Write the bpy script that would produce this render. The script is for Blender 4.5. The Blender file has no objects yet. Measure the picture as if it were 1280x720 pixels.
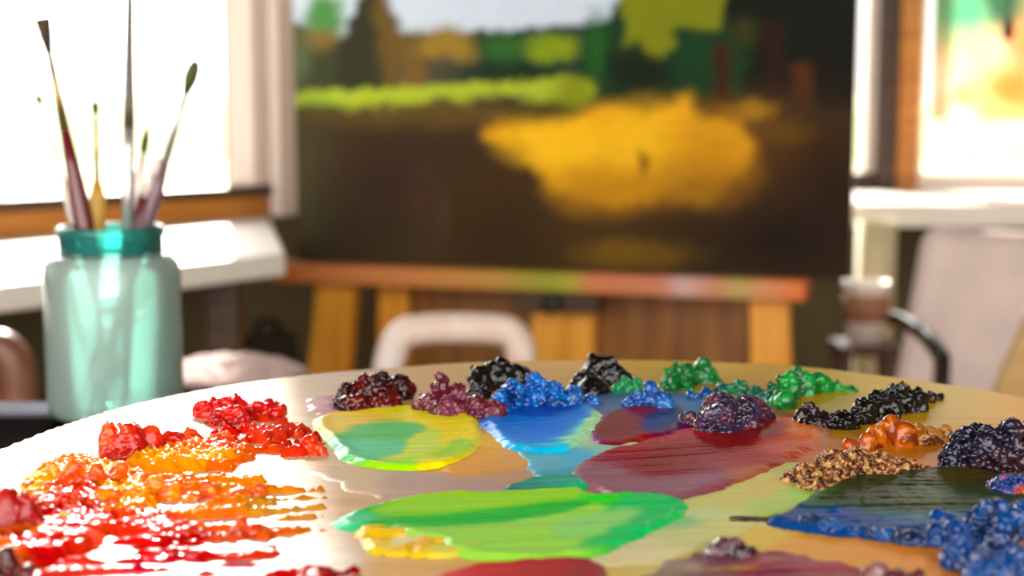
import bpy, bmesh, math, random
import numpy as np
from mathutils import Vector, Matrix, noise as mnoise
random.seed(7)
SC = bpy.context.scene
COL = SC.collection
# ------------------------------------------------------------------ camera
F = 1280*50/36.0
TH = math.atan(210/F)
CZ = 1.0
BZ = 0.89                 # top of the palette board
cam = bpy.data.cameras.new('camera'); co = bpy.data.objects.new('camera', cam); COL.objects.link(co)
co.location = (0, 0, CZ); co.rotation_euler = (math.pi/2-TH, 0, 0)
cam.lens = 50; cam.sensor_width = 36; cam.clip_start = 0.02
cam.dof.use_dof = True; cam.dof.focus_distance = 0.475; cam.dof.aperture_fstop = 9.5
SC.camera = co
# ------------------------------------------------------------------ light
W = bpy.data.worlds.new('world'); SC.world = W; W.use_nodes = True
bg = W.node_tree.nodes['Background']; bg.inputs[0].default_value = (1.0, .975, .92, 1); bg.inputs[1].default_value = 1.6
sl = bpy.data.lights.new('sun', 'SUN'); so = bpy.data.objects.new('sun', sl); COL.objects.link(so)
AZ = math.radians(-11.4); EL = math.radians(29)
sd_ = Vector((math.sin(AZ)*math.cos(EL), math.cos(AZ)*math.cos(EL), math.sin(EL)))
_n = W.node_tree.nodes; _l = W.node_tree.links          # brighter sky around the sun
_tc = _n.new('ShaderNodeTexCoord'); _dp = _n.new('ShaderNodeVectorMath'); _dp.operation = 'DOT_PRODUCT'; _dp.inputs[1].default_value = sd_
_mr = _n.new('ShaderNodeMapRange'); _mr.interpolation_type = 'SMOOTHSTEP'; _mr.inputs[1].default_value = math.cos(math.radians(34)); _mr.inputs[2].default_value = math.cos(math.radians(8)); _mr.inputs[3].default_value = 1.6; _mr.inputs[4].default_value = 11.0
_l.new(_tc.outputs['Generated'], _dp.inputs[0]); _l.new(_dp.outputs['Value'], _mr.inputs[0]); _l.new(_mr.outputs[0], bg.inputs[1])
so.rotation_euler = sd_.to_track_quat('Z', 'Y').to_euler(); so.location = (-1, 6, 4)
sl.energy = 13; sl.angle = math.radians(1.1); sl.color = (1, .95, .86)
al = bpy.data.lights.new('rear_fill_light', 'AREA'); ao = bpy.data.objects.new('rear_fill_light', al); COL.objects.link(ao)
al.shape = 'RECTANGLE'; al.size = 5.2; al.size_y = 2.2; al.energy = 95; al.color = (1, .97, .92)
ao.location = (-.3, -1.98, 1.68); ao.rotation_euler = (math.pi/2, 0, 0)      # added fill for the canvas, just outside the unseen rear opening
SC.view_settings.view_transform = 'Standard'; SC.view_settings.look = 'None'
SC.view_settings.exposure = 0.25; SC.view_settings.gamma = 1.0
SC.view_settings.use_curve_mapping = False
# ------------------------------------------------------------------ geometry of the view (used to measure the photo)
def ray(u, v):
    xc = (u-640)/F; yc = (360-v)/F
    return xc, math.cos(TH)+yc*math.sin(TH), -math.sin(TH)+yc*math.cos(TH)
def P(u, v, D):
    x, y, z = ray(u, v); t = D/y
    return Vector((x*t, D, CZ+z*t))
def G(u, v, z=BZ):
    x, y, zz = ray(u, v); t = (z-CZ)/zz
    return Vector((x*t, y*t, z))
def proj(x, y, z):
    dz = z-CZ
    d = y*math.cos(TH)-dz*math.sin(TH)
    up = y*math.sin(TH)+dz*math.cos(TH)
    return 640+F*x/d, 360-F*up/d
# ------------------------------------------------------------------ numpy noise
def _h(ix, iy, s):
    n = (ix.astype(np.int64)*374761393+iy.astype(np.int64)*668265263+s*1274126177) & 0xffffffff
    n = ((n ^ (n >> 13))*1103515245) & 0xffffffff
    n = n ^ (n >> 16)
    return (n & 0xffffff)/float(0xffffff)
def vn(x, y, s=0):
    ix = np.floor(x); iy = np.floor(y); fx = x-ix; fy = y-iy
    fx = fx*fx*(3-2*fx); fy = fy*fy*(3-2*fy)
    ix = ix.astype(np.int64); iy = iy.astype(np.int64)
    a = _h(ix, iy, s); b = _h(ix+1, iy, s); c = _h(ix, iy+1, s); d = _h(ix+1, iy+1, s)
    return (a*(1-fx)+b*fx)*(1-fy)+(c*(1-fx)+d*fx)*fy
def fbm(x, y, s=0, o=3):
    r = 0; a = .5; t = 0
    for k in range(o):
        r = r+a*vn(x, y, s+k*17); t += a; a *= .5; x = x*2.03+5.1; y = y*2.03+1.7
    return r/t
def worley(x, y, s=0):
    ix = np.floor(x).astype(np.int64); iy = np.floor(y).astype(np.int64)
    best = np.full(x.shape, 9.0)
    for i in (-1, 0, 1):
        for j in (-1, 0, 1):
            cx = ix+i+_h(ix+i, iy+j, s); cy = iy+j+_h(ix+i, iy+j, s+91)
            best = np.minimum(best, (cx-x)**2+(cy-y)**2)
    return np.sqrt(best)
def sdf(x, y, poly):            # positive inside
    d = np.full(x.shape, 1e9); ins = np.zeros(x.shape, bool)
    n = len(poly)
    for i in range(n):
        ax, ay = poly[i]; bx, by = poly[(i+1) % n]
        ex, ey = bx-ax, by-ay; L = ex*ex+ey*ey+1e-18
        t = np.clip(((x-ax)*ex+(y-ay)*ey)/L, 0, 1)
        d = np.minimum(d, (x-ax-t*ex)**2+(y-ay-t*ey)**2)
        c = ((ay > y) != (by > y))
        xi = ax+(y-ay)*ex/(ey if abs(ey) > 1e-12 else 1e-12)
        ins ^= c & (x < xi)
    d = np.sqrt(d)
    return np.where(ins, d, -d)
def smooth_poly(p, k=5):
    out = []; n = len(p)
    for i in range(n):
        p0, p1, p2, p3 = (np.array(p[(i+j-1) % n], float) for j in range(4))
        for q in range(k):
            t = q/k
            out.append(tuple(.5*((2*p1)+(-p0+p2)*t+(2*p0-5*p1+4*p2-p3)*t*t+(-p0+3*p1-3*p2+p3)*t**3)))
    return out
def lin(c):
    c = np.asarray(c, float)/255.0
    return np.where(c <= .04045, c/12.92, ((c+.055)/1.055)**2.4)
def L4(c):
    r = lin(c); return (float(r[0]), float(r[1]), float(r[2]), 1)
# ------------------------------------------------------------------ materials
def new_mat(name):
    m = bpy.data.materials.new(name); m.use_nodes = True
    nt = m.node_tree; return m, nt, nt.nodes['Principled BSDF']
_mc = {}
def plain(name, rgb, rough=.5, metal=0, var=.15, scale=20, bump=0, stretch=(1, 1, 1), rgb2=None, spec=.5, coat=0):
    if name in _mc: return _mc[name]
    m, nt, b = new_mat(name); N = nt.nodes; K = nt.links
    tc = N.new('ShaderNodeTexCoord'); mp = N.new('ShaderNodeMapping'); mp.inputs['Scale'].default_value = stretch
    nz = N.new('ShaderNodeTexNoise'); nz.inputs['Scale'].default_value = scale; nz.inputs['Detail'].default_value = 4
    cr = N.new('ShaderNodeMix'); cr.data_type = 'RGBA'
    a = lin(rgb); c2 = lin(rgb2) if rgb2 is not None else a*(1-var*2)
    cr.inputs[6].default_value = (*map(float, a), 1); cr.inputs[7].default_value = (*map(float, c2), 1)
    rp = N.new('ShaderNodeMapRange'); rp.inputs[1].default_value = .35; rp.inputs[2].default_value = .65
    K.new(tc.outputs['Object'], mp.inputs[0]); K.new(mp.outputs[0], nz.inputs[0]); K.new(nz.outputs[0], rp.inputs[0])
    K.new(rp.outputs[0], cr.inputs[0]); K.new(cr.outputs[2], b.inputs['Base Color'])
    b.inputs['Roughness'].default_value = rough; b.inputs['Metallic'].default_value = metal
    b.inputs['Specular IOR Level'].default_value = spec; b.inputs['Coat Weight'].default_value = coat
    if bump:
        bp = N.new('ShaderNodeBump'); bp.inputs['Strength'].default_value = bump; bp.inputs['Distance'].default_value = .002
        K.new(nz.outputs[0], bp.inputs['Height']); K.new(bp.outputs[0], b.inputs['Normal'])
    _mc[name] = m; return m
def wood(name, rgb, rgb2, rough=.45, axis=0):
    st = [9, 9, 9]; st[axis] = .8
    return plain(name, rgb, rough, scale=4, stretch=tuple(st), rgb2=rgb2, bump=.15)
def attr_mat(name, rough=.35, coat=0, bump=0, bscale=(300, 300, 300), angle=0, spec=.5):
    m, nt, b = new_mat(name); N = nt.nodes; K = nt.links
    at = N.new('ShaderNodeAttribute'); at.attribute_name = 'Col'
    K.new(at.outputs['Color'], b.inputs['Base Color'])
    b.inputs['Roughness'].default_value = rough; b.inputs['Coat Weight'].default_value = coat
    b.inputs['Coat Roughness'].default_value = .12; b.inputs['Specular IOR Level'].default_value = spec
    if bump:
        tc = N.new('ShaderNodeTexCoord'); mp = N.new('ShaderNodeMapping'); mp.inputs['Scale'].default_value = bscale
        mp.inputs['Rotation'].default_value = (0, 0, angle)
        mp.vector_type = 'TEXTURE' if False else 'POINT'
        nz = N.new('ShaderNodeTexNoise'); nz.inputs['Scale'].default_value = 1; nz.inputs['Detail'].default_value = 3
        bp = N.new('ShaderNodeBump'); bp.inputs['Strength'].default_value = bump; bp.inputs['Distance'].default_value = .0006
        K.new(tc.outputs['Object'], mp.inputs[0]); K.new(mp.outputs[0], nz.inputs[0]); K.new(nz.outputs[0], bp.inputs['Height'])
        K.new(bp.outputs[0], b.inputs['Normal'])
    return m
# ------------------------------------------------------------------ object helpers
def link(name, me, parent=None, mat=None):
    o = bpy.data.objects.new(name, me); COL.objects.link(o)
    if mat is not None: me.materials.append(mat)
    if parent is not None: o.parent = parent
    return o
def obj(name, bm, mat, parent=None, smooth=False, bevel=0):
    me = bpy.data.meshes.new(name)
    bmesh.ops.recalc_face_normals(bm, faces=bm.faces)
    bm.to_mesh(me); bm.free()
    if smooth:
        for p in me.polygons: p.use_smooth = True
    o = link(name, me, parent, mat)
    if bevel:
        md = o.modifiers.new('bevel', 'BEVEL'); md.width = bevel; md.segments = 3; md.limit_method = 'ANGLE'
    return o
def tag(o, label=None, cat=None, group=None, kind=None):
    if label: o['label'] = label
    if cat: o['category'] = cat
    if group: o['group'] = group
    if kind: o['kind'] = kind
    return o
def thing(name, label, cat, loc=(0, 0, 0), rz=0, group=None):
    o = bpy.data.objects.new(name, None); COL.objects.link(o); o.location = loc; o.rotation_euler = (0, 0, rz)
    o.empty_display_size = .02
    return tag(o, label, cat, group)
def box(bm, x0, x1, y0, y1, z0, z1):
    vs = [bm.verts.new((x, y, z)) for z in (z0, z1) for y in (y0, y1) for x in (x0, x1)]
    for f in ((0, 2, 3, 1), (4, 5, 7, 6), (0, 1, 5, 4), (2, 6, 7, 3), (0, 4, 6, 2), (1, 3, 7, 5)):
        bm.faces.new([vs[i] for i in f])
def bx(*a):
    bm = bmesh.new(); box(bm, *a); return bm
def hexa(pts):                      # 8 points: bottom 4 (ccw), top 4
    bm = bmesh.new(); vs = [bm.verts.new(p) for p in pts]
    for f in ((3, 2, 1, 0), (4, 5, 6, 7), (0, 1, 5, 4), (1, 2, 6, 5), (2, 3, 7, 6), (3, 0, 4, 7)):
        bm.faces.new([vs[i] for i in f])
    return bm
def bar(p0, p1, w, d):              # straight bar from p0 to p1
    p0 = Vector(p0); p1 = Vector(p1); z = (p1-p0).normalized()
    x = Vector((1, 0, 0)); x = (x-z*x.dot(z)).normalized(); y = z.cross(x)
    q = []
    for p in (p0, p1):
        for sx, sy in ((-1, -1), (1, -1), (1, 1), (-1, 1)): q.append(p+x*sx*w/2+y*sy*d/2)
    return hexa(q)
def lathe(prof, seg=48, bm=None, cap=True):
    bm = bm or bmesh.new(); rings = []
    for r, z in prof:
        rings.append([bm.verts.new((r*math.cos(2*math.pi*i/seg), r*math.sin(2*math.pi*i/seg), z)) for i in range(seg)])
    for a, b in zip(rings, rings[1:]):
        for i in range(seg): bm.faces.new((a[i], a[(i+1) % seg], b[(i+1) % seg], b[i]))
    if cap:
        bm.faces.new(rings[0][::-1]); bm.faces.new(rings[-1])
    return bm
def tube(pts, r, seg=14, bm=None, flat=1.0):
    bm = bm or bmesh.new(); pts = [Vector(p) for p in pts]; rings = []
    for i, p in enumerate(pts):
        t = (pts[min(i+1, len(pts)-1)]-pts[max(i-1, 0)]).normalized()
        a = Vector((0, 1, 0)); a = (a-t*a.dot(t))
        if a.length < .1: a = Vector((1, 0, 0))-t*t.x
        a.normalize(); b = t.cross(a)
        rr = r[i] if isinstance(r, (list, tuple)) else r
        rings.append([bm.verts.new(p+a*rr*flat*math.cos(2*math.pi*k/seg)+b*rr*math.sin(2*math.pi*k/seg)) for k in range(seg)])
    for a, b in zip(rings, rings[1:]):
        for k in range(seg): bm.faces.new((a[k], a[(k+1) % seg], b[(k+1) % seg], b[k]))
    bm.faces.new(rings[0][::-1]); bm.faces.new(rings[-1])
    return bm
def curve_pts(p, k=6):
    out = []
    n = len(p)
    for i in range(n-1):
        p0, p1, p2, p3 = (Vector(p[max(0, min(n-1, i+j-1))]) for j in range(4))
        for q in range(k):
            t = q/k
            out.append(.5*((2*p1)+(-p0+p2)*t+(2*p0-5*p1+4*p2-p3)*t*t+(-p0+3*p1-3*p2+p3)*t**3))
    out.append(Vector(p[-1])); return out
def set_col(me, rgb):
    a = me.color_attributes.new('Col', 'FLOAT_COLOR', 'POINT')
    c = np.ones((len(rgb), 4), np.float32); c[:, :3] = rgb
    a.data.foreach_set('color', c.ravel())
# ================================================================== SETTING
m_wall = plain('wall_olive_paint', (120, 108, 78), .8, var=.12, scale=3, bump=.1)
m_white = plain('white_wall_paint', (236, 230, 218), .8, var=.04, scale=5)
m_floor = wood('floor_boards', (150, 112, 72), (110, 78, 46), .5, 1)
m_sill = plain('white_sill_paint', (246, 240, 230), .5, var=.03, scale=8)
m_amber = wood('amber_wood', (214, 142, 46), (178, 104, 24), .4, 0)
m_dark = wood('dark_brown_wood', (84, 54, 30), (56, 34, 18), .45, 0)
def glass_mat():
    m = bpy.data.materials.new('window_glass'); m.use_nodes = True; nt = m.node_tree; N = nt.nodes; K = nt.links
    N.remove(N['Principled BSDF']); out = N['Material Output']
    t = N.new('ShaderNodeBsdfTransparent'); g = N.new('ShaderNodeBsdfGlossy'); g.inputs['Roughness'].default_value = .03
    mx = N.new('ShaderNodeMixShader'); mx.inputs[0].default_value = .05
    K.new(t.outputs[0], mx.inputs[1]); K.new(g.outputs[0], mx.inputs[2]); K.new(mx.outputs[0], out.inputs[0]); return m
m_glass = glass_mat()
HC = 3.0; TW = .12
def wall(name, A, B, openings, mat, out):
    """A,B 2D ends of the inner face; out = +1/-1 side of the thickness; openings (s0,s1,z0,z1)"""
    A = Vector(A); B = Vector(B); L = (B-A).length; ang = math.atan2((B-A).y, (B-A).x)
    bm = bmesh.new(); ss = sorted({0, L, *[o[0] for o in openings], *[o[1] for o in openings]})
    y0, y1 = (0, TW) if out > 0 else (-TW, 0)
    for a, b in zip(ss, ss[1:]):
        ops = [o for o in openings if o[0] <= a+1e-6 and o[1] >= b-1e-6]
        if ops:
            box(bm, a, b, y0, y1, 0, ops[0][2]); box(bm, a, b, y0, y1, ops[0][3], HC)
        else: box(bm, a, b, y0, y1, 0, HC)
    o = obj(name, bm, mat); o.location = (A.x, A.y, 0); o.rotation_euler = (0, 0, ang)
    return tag(o, kind='structure')
# left wall runs obliquely: x = -2.4 + .64 y
def LW(y): return Vector((-2.4+.64*y, y))
LA = LW(-1.8); LB = LW(3.6); lang = math.atan2((LB-LA).y, (LB-LA).x)
def sL(y): return (LW(y)-LA).length
wall('wall_left', LA, LB, [(sL(.9), sL(2.96), .80, 2.7)], m_wall, 1)
wall('wall_back', (LB.x, 3.6), (2.7, 3.6), [(.42-LB.x, .935-LB.x, .80, 2.15), (.99-LB.x, 2.1-LB.x, .80, 2.15)], m_wall, 1)
wall('wall_right', (2.7, -1.8), (2.7, 3.6), [], m_wall, -1)
wall('wall_rear', (LA.x, -1.8), (2.7, -1.8), [(.3, 5.7, .5, 2.85)], m_white, -1)  # wide opening added behind the camera so fill reaches the canvas
tag(obj('floor', bx(-3.8, 2.9, -2, 3.8, -.05, 0), m_floor), kind='structure')
tag(obj('ceiling', bx(-3.8, 2.9, -2, 3.8, HC, HC+.1), m_dark), kind='structure')
def in_left(o): o.location = (LA.x, LA.y, 0); o.rotation_euler = (0, 0, lang); return o
# window 1 : the big left window
def window(name, s0, s1, z0, z1, place, mull=(), mats=(m_amber, m_dark)):
    root = bpy.data.objects.new(name, None); COL.objects.link(root); place(root); tag(root, kind='structure')
    bm = bmesh.new(); fw = .045
    box(bm, s0, s1, .0, .07, z0, z0+fw)
    obj('bottom_rail', bm, mats[0], root, bevel=.003)
    obj('sash_rail', bx(s0, s1, -.012, .05, z0+fw, z0+fw+.022), mats[1], root, bevel=.002)
    obj('top_rail', bx(s0, s1, 0, .07, z1-fw, z1), mats[0], root, bevel=.003)
    for a, b in ((s0, s0+fw), (s1-fw, s1)): obj('jamb', bx(a, b, 0, .07, z0+fw+.022, z1-fw), mats[2] if len(mats) > 2 else mats[0], root, bevel=.003)
    for q in mull: obj('mullion', bx(q-.02, q+.02, .005, .06, z0+fw+.022, z1-fw), mats[0], root, bevel=.003)
    obj('pane', bx(s0+fw, s1-fw, .03, .034, z0+fw, z1-fw), m_glass, root)
    return root
m_pinkw = plain('pinkish_white_paint', (244, 226, 214), .5, var=.03, scale=8)
window('window_1', sL(.9), sL(2.96), .80, 2.7, in_left, (), (m_amber, m_dark, m_pinkw))  # dark sash rail: its shade is put into the wood colour
q = [P(355, 270, 3.0), P(355, 315, 2.15), P(0, 350, 1.74), P(0, 295, 2.4)]; nI = Vector((.842, -.539)); wd = Vector((.539, .842))
fl = Vector((q[2].x, q[2].y))-wd*.9; bl = LW(q[3].y-.9*.842)+nI*.002; br_ = LW(2.955)+nI*.002; frr = Vector((-.344, 2.15))
def slab4(pts, z0, z1): return hexa([(p[0], p[1], z0) for p in pts]+[(p[0], p[1], z1) for p in pts])
wb = thing('window_bench', 'white topped bench in full sun under the big left window', 'bench', (0, 0, 0))
obj('bench_top', slab4([fl, frr, br_, bl], .765, .80), m_sill, wb, bevel=.004)
for c_ in (fl+nI*-.06+wd*.06, frr+nI*-.08-wd*.05, fl+nI*-.40+wd*.06, frr+nI*-.45+wd*.05): obj('leg', bx(c_.x-.025, c_.x+.025, c_.y-.025, c_.y+.025, 0, .765), m_dark, wb, bevel=.004)
in_left(tag(obj('trim_2', bx(sL(2.96), sL(3.06), -.03, 0, .80, 2.75), m_pinkw, bevel=.006), kind='structure'))
def in_back(o): o.location = (0, 3.6, 0); return o
window('window_2', .42, .935, .80, 2.15, in_back, (), (m_dark, m_dark, m_pinkw))
window('window_3', .99, 2.1, .80, 2.15, in_back, (1.75,), (m_sill, m_pinkw, m_sill))
tag(obj('trim_3', bx(.915, .958, 3.56, 3.6, .826, 2.2), m_dark, bevel=.004), kind='structure')
tag(obj('trim_4', bx(.958, 1.012, 3.55, 3.6, .826, 2.2), m_amber, bevel=.004), kind='structure')
wb = thing('window_bench', 'white topped bench in full sun under the right hand windows', 'bench', (0, 0, 0))
obj('bench_top', slab4([(.712, 3.0), (2.2, 3.0), (2.2, 3.597), (.857, 3.597)], .775, .824), m_sill, wb, bevel=.004)
for c_ in ((.80, 3.05), (2.15, 3.05), (.92, 3.55), (2.15, 3.55)): obj('leg', bx(c_[0]-.025, c_[0]+.025, c_[1]-.025, c_[1]+.025, 0, .775), m_dark, wb, bevel=.004)
# outside
m_lawn = plain('sunlit_lawn', (196, 200, 150), .9, var=.1, scale=2)
tag(obj('lawn', bx(-30, 30, 3.9, 60, -.6, -.5), m_lawn), kind='structure')
bm = bmesh.new(); prof = []
for i in range(41):
    x = -40+i*2; z = 1.4+1.3*float(fbm(np.array([x*.12]), np.array([3.3]), 5)[0])
    prof.append([bm.verts.new((x, 52+6*k, -.5+(z+.5)*math.sin(math.pi*min(1, .5*k/2)))) for k in range(4)])
for a, b in zip(prof, prof[1:]):
    for k in range(3): bm.faces.new((a[k], b[k], b[k+1], a[k+1]))
tag(obj('hill', bm, plain('distant_hedge', (190, 196, 140), .9, var=.1, scale=.6), smooth=True), kind='structure')
# ================================================================== WORK TABLE
m_black = plain('black_table_paint', (20, 17, 16), 1.0, var=.2, scale=10, spec=0)
m_steel = plain('dull_steel', (150, 152, 160), .35, metal=.8, var=.08, scale=40)
t = thing('work_table', 'black painted work table carrying the palette and the turquoise jar', 'table', (0, .5, 0))
obj('table_top', bx(-.62, .72, -.36, .385, .785, .82), m_black, t, bevel=.003)
obj('edge_strip', bx(-.62, .72, .352, .388, .8195, .8225), plain('grey_edging', (96, 96, 106), 1.0, var=.1, scale=30, spec=0), t, bevel=.001)
for x in (-.57, .67):
    for y in (-.31, .335): obj('leg', bx(x-.03, x+.03, y-.03, y+.03, 0, .785), m_black, t, bevel=.004)
# paint box carrying the palette
pbx = thing('paint_box', 'closed wooden paint box lying under the palette', 'box', (.035, .44, .82))
m_tan = wood('pale_beech', (206, 168, 110), (186, 144, 84), .5, 0)
obj('box_body', bx(-.13, .13, -.09, .10, .0005, .045), m_tan, pbx, bevel=.003)
obj('lid', bx(-.132, .132, -.092, .102, .0455, BZ-.82-.0062), m_tan, pbx, bevel=.003)
obj('latch', bx(-.012, .012, -.097, -.0925, .034, .054), m_steel, pbx, bevel=.001)
# ================================================================== PALETTE BOARD
edge = [(0, 560), (100, 523), (200, 497), (300, 479), (400, 466), (500, 458), (600, 452), (760, 449), (900, 452), (1000, 457), (1100, 468), (1200, 482), (1280, 496)]
pe = [tuple(G(*p)[:2]) for p in edge]
pe += [(.226, .515), (.243, .44), (.236, .36), (.205, .29), (.15, .245), (.09, .228), (.05, .238), (.02, .250), (-.02, .243), (-.08, .255), (-.135, .30), (-.170, .37), (-.178, .425)]
pe = smooth_poly(pe, 8)
BOARD_CTRL = [  # stain colours on the board, with window glare painted paler at the left
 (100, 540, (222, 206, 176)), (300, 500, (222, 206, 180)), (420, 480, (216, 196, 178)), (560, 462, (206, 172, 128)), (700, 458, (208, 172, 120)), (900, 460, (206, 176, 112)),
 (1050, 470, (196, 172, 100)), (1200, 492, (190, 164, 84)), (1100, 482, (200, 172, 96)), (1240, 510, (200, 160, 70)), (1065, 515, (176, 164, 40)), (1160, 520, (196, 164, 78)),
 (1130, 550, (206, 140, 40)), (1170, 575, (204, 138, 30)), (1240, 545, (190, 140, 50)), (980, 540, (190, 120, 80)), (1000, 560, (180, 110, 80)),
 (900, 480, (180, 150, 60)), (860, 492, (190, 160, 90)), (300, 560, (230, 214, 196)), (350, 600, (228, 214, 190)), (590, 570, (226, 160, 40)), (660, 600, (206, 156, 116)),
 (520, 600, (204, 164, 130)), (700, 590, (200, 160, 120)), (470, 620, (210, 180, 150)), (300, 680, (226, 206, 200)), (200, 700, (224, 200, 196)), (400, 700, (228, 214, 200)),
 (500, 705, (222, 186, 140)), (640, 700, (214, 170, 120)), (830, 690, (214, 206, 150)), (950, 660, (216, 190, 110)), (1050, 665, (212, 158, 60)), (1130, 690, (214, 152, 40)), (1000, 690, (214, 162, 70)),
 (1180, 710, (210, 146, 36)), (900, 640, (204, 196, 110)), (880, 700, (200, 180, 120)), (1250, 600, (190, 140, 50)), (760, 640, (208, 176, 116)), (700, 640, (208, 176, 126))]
def idw(u, v, ctrl, p=3.0, vs=1.8):
    num = 0; den = 0
    for c in ctrl:
        w = 1.0/(((u-c[0])**2+((v-c[1])*vs)**2)**(p/2)+30.0)
        if len(c) > 3: w = w*c[3]
        num = num+w[..., None]*lin(c[2]); den = den+w
    return num/den[..., None]
def sat(c, k=1.35):
    l = (c*np.array([.3, .55, .15])).sum(-1)[..., None]
    return np.clip(l+(c-l)*k, .002, .95)
def projA(x, y):
    dz = BZ-CZ
    d = np.maximum(y*math.cos(TH)-dz*math.sin(TH), .05); up = y*math.sin(TH)+dz*math.cos(TH)
    return 640+F*x/d, 360-F*up/d
def grid_mesh(name, X, Y, Z, keep, rgb, mat):
    H_, W_ = X.shape
    idx = -np.ones(X.shape, int)
    kc = keep[:-1, :-1] | keep[1:, :-1] | keep[:-1, 1:] | keep[1:, 1:]
    use = np.zeros(X.shape, bool)
    use[:-1, :-1] |= kc; use[1:, :-1] |= kc; use[:-1, 1:] |= kc; use[1:, 1:] |= kc
    idx[use] = np.arange(use.sum())
    f = np.stack([idx[:-1, :-1][kc], idx[:-1, 1:][kc], idx[1:, 1:][kc], idx[1:, :-1][kc]], 1)
    co_ = np.stack([X[use], Y[use], Z[use]], 1)
    me = bpy.data.meshes.new(name)
    me.vertices.add(len(co_)); me.vertices.foreach_set('co', co_.ravel())
    me.loops.add(f.size); me.loops.foreach_set('vertex_index', f.ravel())
    me.polygons.add(len(f)); me.polygons.foreach_set('loop_start', np.arange(0, f.size, 4)); me.polygons.foreach_set('loop_total', np.full(len(f), 4))
    me.polygons.foreach_set('use_smooth', np.ones(len(f), bool))
    me.update(calc_edges=True); me.validate()
    set_col(me, rgb[use]); me.materials.append(mat)
    return me
pal = thing('palette', 'large rounded wooden painter\'s palette covered in wet paint', 'palette', (.035, .44, BZ-.006))
off = Vector((.035, .44, BZ-.006))
# body: outline extruded
bm = bmesh.new(); n = len(pe)
hole = [(.06+.017*math.cos(a), .268+.012*math.sin(a)) for a in [2*math.pi*i/24 for i in range(24)]]
def slab(z0, z1):
    es = []
    for z in (z0, z1):
        a = [bm.verts.new((x-off.x, y-off.y, z)) for x, y in pe]; b = [bm.verts.new((x-off.x, y-off.y, z)) for x, y in hole]
        ea = [bm.edges.new((a[i], a[(i+1) % len(a)])) for i in range(len(a))]; eb = [bm.edges.new((b[i], b[(i+1) % len(b)])) for i in range(len(b))]
        bmesh.ops.triangle_fill(bm, edges=ea+eb, use_beauty=True)
        es.append((a, b))
    for k in (0, 1):
        p, q = es[0][k], es[1][k]
        for i in range(len(p)): bm.faces.new((p[i], p[(i+1) % len(p)], q[(i+1) % len(p)], q[i]))
slab(0, .0052)
m_ply = plain('palette_wood_edge', (196, 156, 100), .4, var=.1, scale=60)
obj('board', bm, m_ply, pal)
# stained face : fine sheet on the board
xs = np.arange(-.185, .25, .0016); ys = np.arange(.22, .656, .0016)
X, Y = np.meshgrid(xs, ys)
s = sdf(X, Y, pe); sh = sdf(X, Y, hole)
grain = fbm(X*18, Y*420, 3, 3); 
u, v = projA(X, Y)
wu = u+60*(fbm(X*40, Y*60, 8)-.5); wv = v+14*(fbm(X*50, Y*70, 9)-.5)
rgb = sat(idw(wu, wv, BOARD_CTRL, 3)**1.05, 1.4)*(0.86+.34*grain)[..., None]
Z = np.full(X.shape, BZ)+(grain-.5)*.00008
Z = np.where((s > .0008) & (sh < -.0008), Z, BZ-.0016)
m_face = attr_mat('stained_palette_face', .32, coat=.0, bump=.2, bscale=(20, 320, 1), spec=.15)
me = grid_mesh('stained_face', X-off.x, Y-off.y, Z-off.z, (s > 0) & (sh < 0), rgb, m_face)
link('stained_face', me, pal)
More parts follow.
